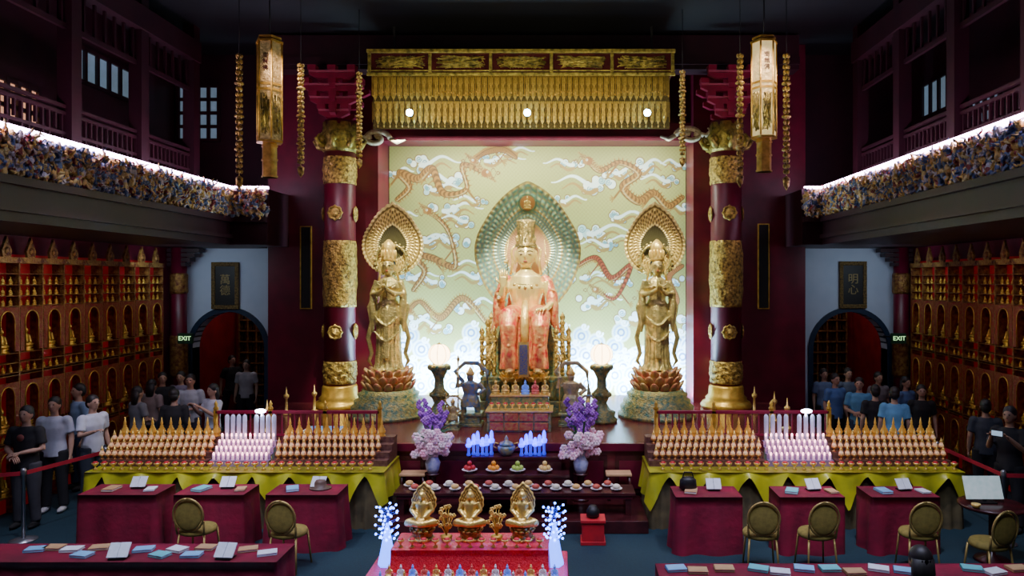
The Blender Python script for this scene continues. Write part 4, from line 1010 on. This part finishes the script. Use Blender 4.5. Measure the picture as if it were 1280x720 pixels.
ob('sheet',G().box(-.24,.24,-.012,0,.05,.34,M=Mx),mat('notice_sheet',(.70,.8,.78),(.45,.64,.62),ns=14,em=.25,ec=(.7,.9,.85)),e);ob('easel',G().box(-.02,.02,0,.02,0,.32,M=Mx).box(-.14,.14,-.03,.16,0,.015),black,e)
ob('small_bowl',G().lathe([(.03,0),(.05,.02),(.055,.05),(.05,.05),(.0,.02)],14),goldb,loc=(X(1210,D),D-.18,.732),label='small brass bowl on the round table',category='bowl')
rope=mat('red_belt',(.45,.01,.03),r=.7)
def barrier(p,q,lab='steel queue barrier post with red belt'):
    e=em('queue_barrier',(p[0],p[1],0),label=lab,category='barrier',group='queue barriers')
    st=mat('steel',(.4,.42,.45),r=.3,m=.8)
    ob('base',G().lathe([(.17,0),(.17,.015),(.05,.04)],20),st,e);ob('post',G().lathe([(.025,.03),(.025,.9),(.035,.91),(.035,.98),(.02,1.0)],12),st,e)
    if q:
        d=Vector((q[0]-p[0],q[1]-p[1]));L_=d.length
        ob('belt',G().box(.03,L_-.05,-.004,.004,.90,.955),rope,e,rot=math.atan2(d.y,d.x))
barrier((-6.72,9.95),(-7.8,9.6));barrier((-6.38,11.2),(-6.72,9.95));barrier((-5.9,12.2),(-6.38,11.2))
barrier((6.76,9.85),(8.3,9.7));barrier((6.76,11.6),(6.76,9.85))
# ---------------------------------------------------------------- niche walls
nb=G();mini(nb,.42);nbm=mesh_of('niche_buddha',nb,gold)
tb=G();mini(tb,.135);tbm=mesh_of('tiny_buddha',tb,gold)
def archpoly(w,h,n=10):
    return [(-w,0)]+[(-w*math.cos(pi*t/n),h-w+w*1.15*math.sin(pi*t/n)) for t in range(n+1)]+[(w,0)]
def cabinet(name_lab):
    e=em('niche_cabinet',(0,0,0),label=name_lab,category='cabinet',group='wall niche cabinets')
    ob('carcass',G().box(-.25,.25,-.02,0,.0,4.0,0).box(-.25,-.235,-.22,-.0,0,3.95,1).box(.235,.25,-.22,-.0,0,3.95,1),[shelfred,goldd],e)
    for z in (.3,1.08,1.12,1.27,2.14,2.18,2.33,2.48,3.2,3.36,3.53,3.70): ob('shelf',G().box(-.235,.235,-.215,-.02,z-.012,z),goldd,e)
    ob('cornice',G().box(-.25,.25,-.24,-.02,3.86,3.95),goldd,e)
    for z in (.35,1.35,2.50):
        a=archpoly(.140,.60)
        p=[(-.235,0)]+a+[(.235,0),(.235,.68),(-.235,.68)]
        ob('arched_front',G().prism(p,-.225,-.20),mat('niche_carving',(.26,.006,.012),(.26,.09,.02),r=.5,m=.3,ns=16,bump=.4),e,loc=(0,0,z))
        ob('arch_moulding',G().tube([(q[0],-.23,q[1]) for q in a],.009,6,ref=(0,1,0)),gold,e,loc=(0,0,z))
    g=G().prism([(-.08,0),(.08,0),(.10,.10),(.05,.2),(0,.32),(-.05,.2),(-.10,.10)],-.22,-.18);g.ell((0,-.22,.1),(.05,.02,.06),8,6)
    ob('flame_finial',g,goldd,e,loc=(0,0,3.95))
    return e
c0=cabinet('tall red and gold cabinet of arched Buddha niches')
tiny=0
def place_wall(x,rot,ys,sgn):
    global tiny
    for y in ys:
        if place_wall.first: c0.location=(x,y,0);c0.rotation_euler=(0,0,rot);place_wall.first=False
        else: dup(c0,(x,y,0),rot)
        for z in (.30,1.27,2.48):
            ob('niche_buddha',nbm,None,loc=(x+sgn*.12,y,z+.0),rot=rot,label='gilded seated Buddha figure inside a red arched niche',category='figurine',group='Buddhas in the wall niches')
        for z in (1.12,2.18,3.20,3.36,3.53):
            for k in (-1,0,1):
                if tiny>=290: continue
                tiny+=1
                ob('tiny_buddha',tbm,None,loc=(x+sgn*.15,y+k*.15,z),rot=rot,label='tiny gilded Buddha figure on a wall shelf',category='figurine',group='tiny Buddhas on the wall shelves')
place_wall.first=True
place_wall(WL,pi/2,[10.9+.5*i for i in range(9)],1)
place_wall(WR,-pi/2,[11.6+.5*i for i in range(8)],-1)
for x,y in ((WL+.28,15.65),(WR-.28,15.65)):
    e=em('corner_column',(x,y,0),label='red corner column with gilded panels under the gallery',category='column',group='corner columns')
    ob('shaft',G().lathe([(.16,0),(.16,4.3)],20),red,e)
    for z0,z1 in ((3.3,3.75),(1.5,2.4)): ob('gilded_panel',G().lathe([(.165,z0),(.185,z0+.05),(.18,(z0+z1)/2),(.185,z1-.05),(.165,z1)],24,mod=lambda t,j:1+.03*math.cos(9*t)),goldd,e)
    g=G()
    for k in range(4): g.box(-.2-.1*k if x>0 else -.2,.2+.1*k if x<0 else .2,-.12,.12,3.9+.1*k,3.98+.1*k)
    ob('bracket',g,redd,e)
for (x0,x1) in ((-7.7,-5.9),(6.1,8.1)):
    g=G()
    for z in [i*.28+.3 for i in range(13)]: g.box(x0,x1,18.7,19,z,z+.03)
    for i in range(9): xx=x0+(x1-x0)*i/8;g.box(xx-.02,xx+.02,18.72,19,0,4)
    for z in [i*.28+.33 for i in range(12)]:
        for i in range(24): g.ell((x0+(x1-x0)*(i+.5)/24,18.85,z+.09),(.025,.025,.085),6,4)
    ob('corridor_shelf',g,goldd,label='gilded shelf wall of tiny figures seen through the arch',category='shelf',kind='stuff')
# ---------------------------------------------------------------- people
def arms(pose):
    A={'stand':[((.225,.02,1.12),(.24,-.05,.87)),((-.225,.02,1.12),(-.24,-.05,.87))],
       'fold':[((.24,-.03,1.12),(.03,-.20,1.10)),((-.24,-.03,1.12),(-.04,-.22,1.06))],
       'phone':[((.23,-.10,1.15),(.10,-.34,1.36)),((-.23,-.10,1.15),(-.10,-.34,1.36))],
       'reach':[((.225,.02,1.12),(.24,-.05,.87)),((-.26,-.08,1.14),(-.20,-.32,1.22))],
       'walk':[((.23,-.08,1.13),(.24,-.24,.96)),((-.23,.10,1.13),(-.24,.10,.88))],
       'sit':[((.23,-.06,1.12),(.12,-.30,.98)),((-.23,-.06,1.12),(-.12,-.30,.98))]}
    return A[pose]
PC={}
def pmesh(pose,sleeve):
    k=(pose,sleeve)
    if k in PC:return PC[k]
    dz=-.42 if pose=='sit' else 0.
    def v(p): return (p[0],p[1],p[2]+dz)
    legs=[]
    for s in(-1,1):
        if pose=='sit': legs.append([(s*.09,.0,.56),(s*.11,-.22,.55),(s*.12,-.42,.53),(s*.12,-.42,.3),(s*.12,-.40,.08)])
        elif pose=='walk': legs.append([(s*.09,0,.92),(s*.10,-.10*s-.0,.70),(s*.10,-.14*s-.02,.48),(s*.10,-.16*s+.04,.28),(s*.10,-.20*s+.04,.08)])
        else: legs.append([(s*.09,0,.92),(s*.10,-.005,.70),(s*.105,-.005,.48),(s*.11,.01,.28),(s*.12,.02,.08)])
    def torso(g,o):
        g.tube([v(p) for p in [(0,.0,.86),(0,0,.95),(0,0,1.08),(0,-.005,1.27),(0,0,1.38),(0,.005,1.44)]],[(.145+o,.105+o),(.155+o,.11+o),(.135+o,.10+o),(.165+o,.115+o),(.15+o,.085+o),(.06+o,.055+o)],16)
        for s in(-1,1): g.ell(v((s*.165,0,1.375)),(.062+o,.06+o,.055+o),10,7)
    def leg(g,o,upto=5):
        for L_ in legs: g.tube(L_[:upto],[.092+o,.082+o,.062+o,.056+o,.040+o*1.6][:upto],12)
    def arm(g,o,f):
        for (E,W) in arms(pose):
            s=1 if E[0]>0 else -1;Sh=Vector(v((s*.175,0,1.38)));E=Vector(v(E));W=Vector(v(W))
            if f<1: g.tube([Sh,Sh.lerp(E,.5),Sh.lerp(E,f+.2)],[.055+o,.05+o,.048+o*1.3],10)
            else: g.tube([Sh,Sh.lerp(E,.5),E,E.lerp(W,.4),E.lerp(W,.97 if o else 1)],[.052+o,.047+o,.040+o,.038+o,.026+o],10)
    g=G();torso(g,0);leg(g,0);arm(g,0,1)
    g.tube([v((0,.01,1.42)),v((0,-.005,1.52))],[.056,.052],12)
    g.ell(v((0,-.01,1.61)),(.076,.094,.105),16,12);g.ell(v((0,-.035,1.55)),(.055,.062,.052),12,8)
    g.ell(v((0,-.105,1.595)),(.012,.018,.024),8,6)
    for s in(-1,1): g.ell(v((s*.077,.0,1.595)),(.012,.02,.032),8,6)
    for (E,W) in arms(pose):
        E=Vector(v(E));W=Vector(v(W));d=(W-E).normalized();n=Vector((1 if E.x>0 else -1,0,0))
        if pose!='stand' and pose!='walk': n=Vector((0,-.3,1))
        palm(g,W,d,n)
    h=remesh(g,.014,it=2)
    for (E,W) in arms(pose):
        E=Vector(v(E));W=Vector(v(W));d=(W-E).normalized();s=1 if E.x>0 else -1;n=Vector((s,0,0))
        if pose!='stand' and pose!='walk': n=Vector((0,-.3,1))
        fingers(h,W,d,n,s,1.,.6)
    body=mesh_of('body',h,[skinm])
    g=G();torso(g,.018);arm(g,.016,.55 if sleeve=='short' else 1)
    g.tube([v((0,0,.84)),v((0,0,1.0))],[(.172,.13),(.165,.125)],18)
    shirt=mesh_of('shirt',remesh(g,.018,it=2),[white])
    g=G();leg(g,.016)
    if pose=='sit': g.ell((0,.02,.58),(.17,.15,.09),14,8)
    else: g.tube([(0,0,.80),(0,0,.90),(0,0,.96)],[(.14,.11),(.165,.12),(.155,.118)],16)
    pants=mesh_of('trousers',remesh(g,.018,it=2),[black])
    shoes=[]
    for L_ in legs:
        x,y,z=L_[-1];g=G();g.ell((x,y-.06,.042),(.046,.13,.042),12,8);g.ell((x,y+.0,.075),(.045,.06,.05),10,6)
        shoes.append(mesh_of('shoe',g,[black]))
    eyes=[mesh_of('eye',G().ell(v((s*.03,-.095,1.625)),(.014,.008,.008),8,6),[mat('eye_dark',(.03,.02,.02),r=.2)]) for s in (-1,1)]
    g=G().ell(v((0,-.092,1.555)),(.022,.010,.007),8,5);mouth=mesh_of('mouth',g,[mat('lips',(.4,.15,.13))])
    g=G();g.ell(v((0,.012,1.645)),(.088,.098,.098),16,10);g.ell(v((0,.04,1.60)),(.082,.075,.09),12,8)
    hs=mesh_of('hair',g,[hairm])
    g=G();g.ell(v((0,.012,1.645)),(.09,.10,.10),16,10);g.tube([v((0,.04,1.65)),v((0,.06,1.5)),v((0,.065,1.36))],[(.09,.07),(.10,.05),(.07,.025)],14)
    hl=mesh_of('hair',g,[hairm])
    PC[k]=dict(body=body,shirt=shirt,trousers=pants,shoes=shoes,eyes=eyes,mouth=mouth,hs=hs,hl=hl);return PC[k]
def cloth(c):
    n='cloth_%02x%02x%02x'%tuple(int(x*255) for x in c)
    return mat(n,c,r=.85,ns=8)
def person(px,D,rot,pose,sc,pc,lab,long=False,sleeve='short',s=1.,skin=None,shoe=(.02,.02,.02)):
    P=pmesh(pose,sleeve)
    e=em('person',(X(px,D),D,0),rot,label=lab,category='person');e.scale=(s,s,s)
    def part(n,me,m_):
        o=ob(n,me,None,e);o.material_slots[0].link='OBJECT';o.material_slots[0].material=m_;return o
    part('body',P['body'],skin or skinm);part('shirt',P['shirt'],cloth(sc));part('trousers',P['trousers'],cloth(pc))
    for q in P['shoes']: part('shoe',q,cloth(shoe))
    for q in P['eyes']: part('eye',q,MC['eye_dark'])
    part('mouth',P['mouth'],MC['lips']);part('hair',P['hl' if long else 'hs'],hairm)
    return e
W_=(.62,.66,.76);BK=(.015,.015,.018);NV=(.03,.05,.10);GR=(.22,.23,.25);LB=(.26,.40,.62)
p=person(33,10.5,.1,'fold',BK,(.05,.05,.06),'person in black printed t-shirt and dark shorts, arms folded',s=1.02)
ob('shirt_print',G().lathe([(.05,0),(.05,.004)],12,M=Matrix.Translation((0,-.132,1.30))@Matrix.Rotation(pi/2,4,'X')),cloth((.35,.1,.08)),p)
person(68,11.2,.2,'stand',W_,BK,'person in white shirt and black trousers, standing',s=1.03,shoe=(.6,.6,.6))
person(98,12.4,-.5,'stand',LB,NV,'person in light blue shirt facing the altar, standing',s=1.05)
person(116,11.5,1.2,'reach',W_,(.03,.04,.06),'person in white t-shirt turned sideways, standing',s=1.02)
person(172,13.0,2.6,'fold',GR,BK,'person in grey top seen from behind',long=True,s=.97)
person(190,13.9,2.9,'stand',(.35,.28,.26),NV,'person in brownish top facing the altar',long=True,s=.97)
person(218,12.7,3.3,'stand',BK,BK,'person in black top seen from behind',s=.97,sleeve='long')
person(238,13.9,.2,'fold',(.50,.55,.62),(.05,.06,.1),'person in striped white shirt, standing by the arch',s=1.03)
person(266,13.2,-.5,'phone',W_,(.1,.1,.12),'woman in white top holding hands up, long dark hair',long=True,s=.98)
person(203,14.6,.6,'stand',BK,BK,'person in dark clothes near the niche wall',s=1.)
person(226,15.0,.1,'stand',(.25,.2,.3),BK,'person in dull purple top among the crowd',s=.98)
person(308,16.9,.1,'stand',(.40,.38,.42),BK,'person standing in the arched doorway, pale top',s=1.)
person(290,17.9,1.,'walk',BK,BK,'person walking in the corridor behind the arch')
person(1044,14.4,.3,'stand',(.10,.20,.46),BK,'person in blue shirt beside the stage',s=1.0)
person(1074,13.8,-.4,'fold',(.10,.30,.52),NV,'person in teal blue shirt beside the stage',s=1.0)
person(1094,13.1,3.0,'stand',BK,BK,'person in black seen from behind',s=.98)
person(1118,12.6,2.8,'stand',(.12,.34,.58),BK,'person in light blue shirt seen from behind',s=1.0)
person(1132,14.3,.4,'stand',(.10,.18,.40),BK,'person in dark blue top among the crowd',long=True,s=.97)
person(1152,13.2,-.3,'stand',BK,NV,'person in black top near the niche wall',long=True,s=.97)
person(1060,15.3,.1,'walk',(.10,.13,.2),BK,'person walking by the arched doorway',s=1.)
person(1098,14.9,.2,'stand',(.22,.18,.2),BK,'person standing by the arched doorway',s=.98)
person(1030,15.6,.0,'stand',(.14,.20,.36),BK,'person in dull blue top by the arch',long=True,s=.97)
p=person(1262,10.35,-.9,'phone',BK,BK,'person in black t-shirt raising a phone to take a picture',s=1.03,skin=skinm2)
ob('mobile_phone',G().box(-.075,.075,-.006,.006,-.04,.04,0).box(-.07,.07,-.008,-.006,-.035,.035,1),[black,mat('phone_screen',(.3,.4,.5),em=.6,ec=(.5,.7,.9))],loc=(p.location.x-.36,10.35-.30,1.46),rot=-.9,bev=.004,label='black phone held up by the person in black',category='phone')
person(1232,11.5,2.7,'stand',(.05,.06,.08),BK,'person in dark clothes facing the altar',s=.98)
person(1150,6.05,pi,'sit',BK,BK,'seated person with black hair seen from behind',long=True,s=1.04)
# ================================================================= LIGHTS
def aim(o,t): o.rotation_euler=(Vector(t)-o.location).to_track_quat('-Z','Y').to_euler()
def area(loc,t,sx,sy,e_,c=(1,1,1),sp=None):
    l=bpy.data.lights.new('area','AREA');l.shape='RECTANGLE';l.size=sx;l.size_y=sy;l.energy=e_;l.color=c
    if sp: l.spread=math.radians(sp)
    o=bpy.data.objects.new('area_light',l);COL.objects.link(o);o.location=loc;aim(o,t);return o
def spot(loc,t,e_,ang,c=(1,1,1),r=.08,bl=.5):
    l=bpy.data.lights.new('spot','SPOT');l.energy=e_;l.spot_size=math.radians(ang);l.color=c;l.shadow_soft_size=r;l.spot_blend=bl
    o=bpy.data.objects.new('spot_light',l);COL.objects.link(o);o.location=loc;aim(o,t);return o
area((0.1,15.2,6.55),(0.1,16.28,4.2),6,.25,200,(.94,1,.82))
for x in (-2.7,-1.3,1.5,2.9): area((x,15.4,1.12),(x,16.28,2.1),1.2,.15,330,(.44,.74,1.))
for x,t in ((-2.2,-2.6),(2.3,2.5)): spot((x*.9,10.9,7.6),(t,13.8,3.3),2300,28,(1,.95,.70))
spot((0,10.4,7.8),(0,14.1,3.6),3900,28,(1,.97,.80))
spot((-3.9,11.,7.9),(-3.84,14.8,4.0),360,30,(1,.75,.9));spot((4.0,11.,7.9),(4.07,14.8,4.0),360,30,(1,.75,.9))
area((0,12.6,7.9),(0,12.9,1),7,1,55,(.95,.72,1),100)
area((0,11.5,6.6),(0,13.6,7.2),5,.3,75,(1,.92,.55))
for sx in (-1,1):
    spot((sx*4.1,8.0,8.3),(sx*3.0,10.8,.9),950,34,(.86,.80,1.));spot((sx*4.3,8.0,8.3),(sx*5.2,10.8,.9),950,34,(.86,.80,1.))
area((-.1,6.5,8.3),(-.1,8.5,0),9,2,170,(.58,.60,1.),90)
spot((0,5.5,7.5),(-.1,7.2,1.0),900,26,(.85,.84,1.))
spot((0,8.5,8.2),(0,11.1,.7),560,32,(.90,.82,1.))
for x in (-3.8,3.6): area((x,5.6,6.5),(x,7.3,.8),3,.6,60,(.72,.80,1.),100)
for x,y in ((-7.0,14.2),(7.2,14.2)): area((x,y,4.2),(x,16,2.6),1.2,.8,17,(.68,.84,1.))
for x in (-6.6,7.0): area((x,12,4.22),(x+(.9 if x>0 else -.9),12.2,2.4),.3,4.5,14,(1,.44,.46))
for x in (-6.9,7.2): area((x,10.8,4.2),(x,11.2,0),.8,2,11,(.65,.78,1.))
for x in (-6.7,7.1): area((x,17.5,4.3),(x,17.6,0),1.2,1,14,(1,.8,.8))
spot((4.1,10.5,5.2),(4.08,12,6.8),110,30,(1,.95,.75));spot((-4.2,10.5,5.2),(-4.16,12,6.7),55,30,(1,.85,.6))
w=bpy.data.worlds.new('World');bpy.context.scene.world=w;w.use_nodes=True
w.node_tree.nodes['Background'].inputs[0].default_value=(.14,.08,.26,1);w.node_tree.nodes['Background'].inputs[1].default_value=.03
# ================================================================= CAMERA
c=bpy.data.cameras.new('Camera');c.sensor_width=36;c.lens=36*F/1280;c.shift_x=-(CX-640)/1280;c.shift_y=-(360-CY)/1280
co=bpy.data.objects.new('Camera',c);COL.objects.link(co);co.location=(CAMX,0,CAMZ);co.rotation_euler=(pi/2,0,0)
bpy.context.scene.camera=co
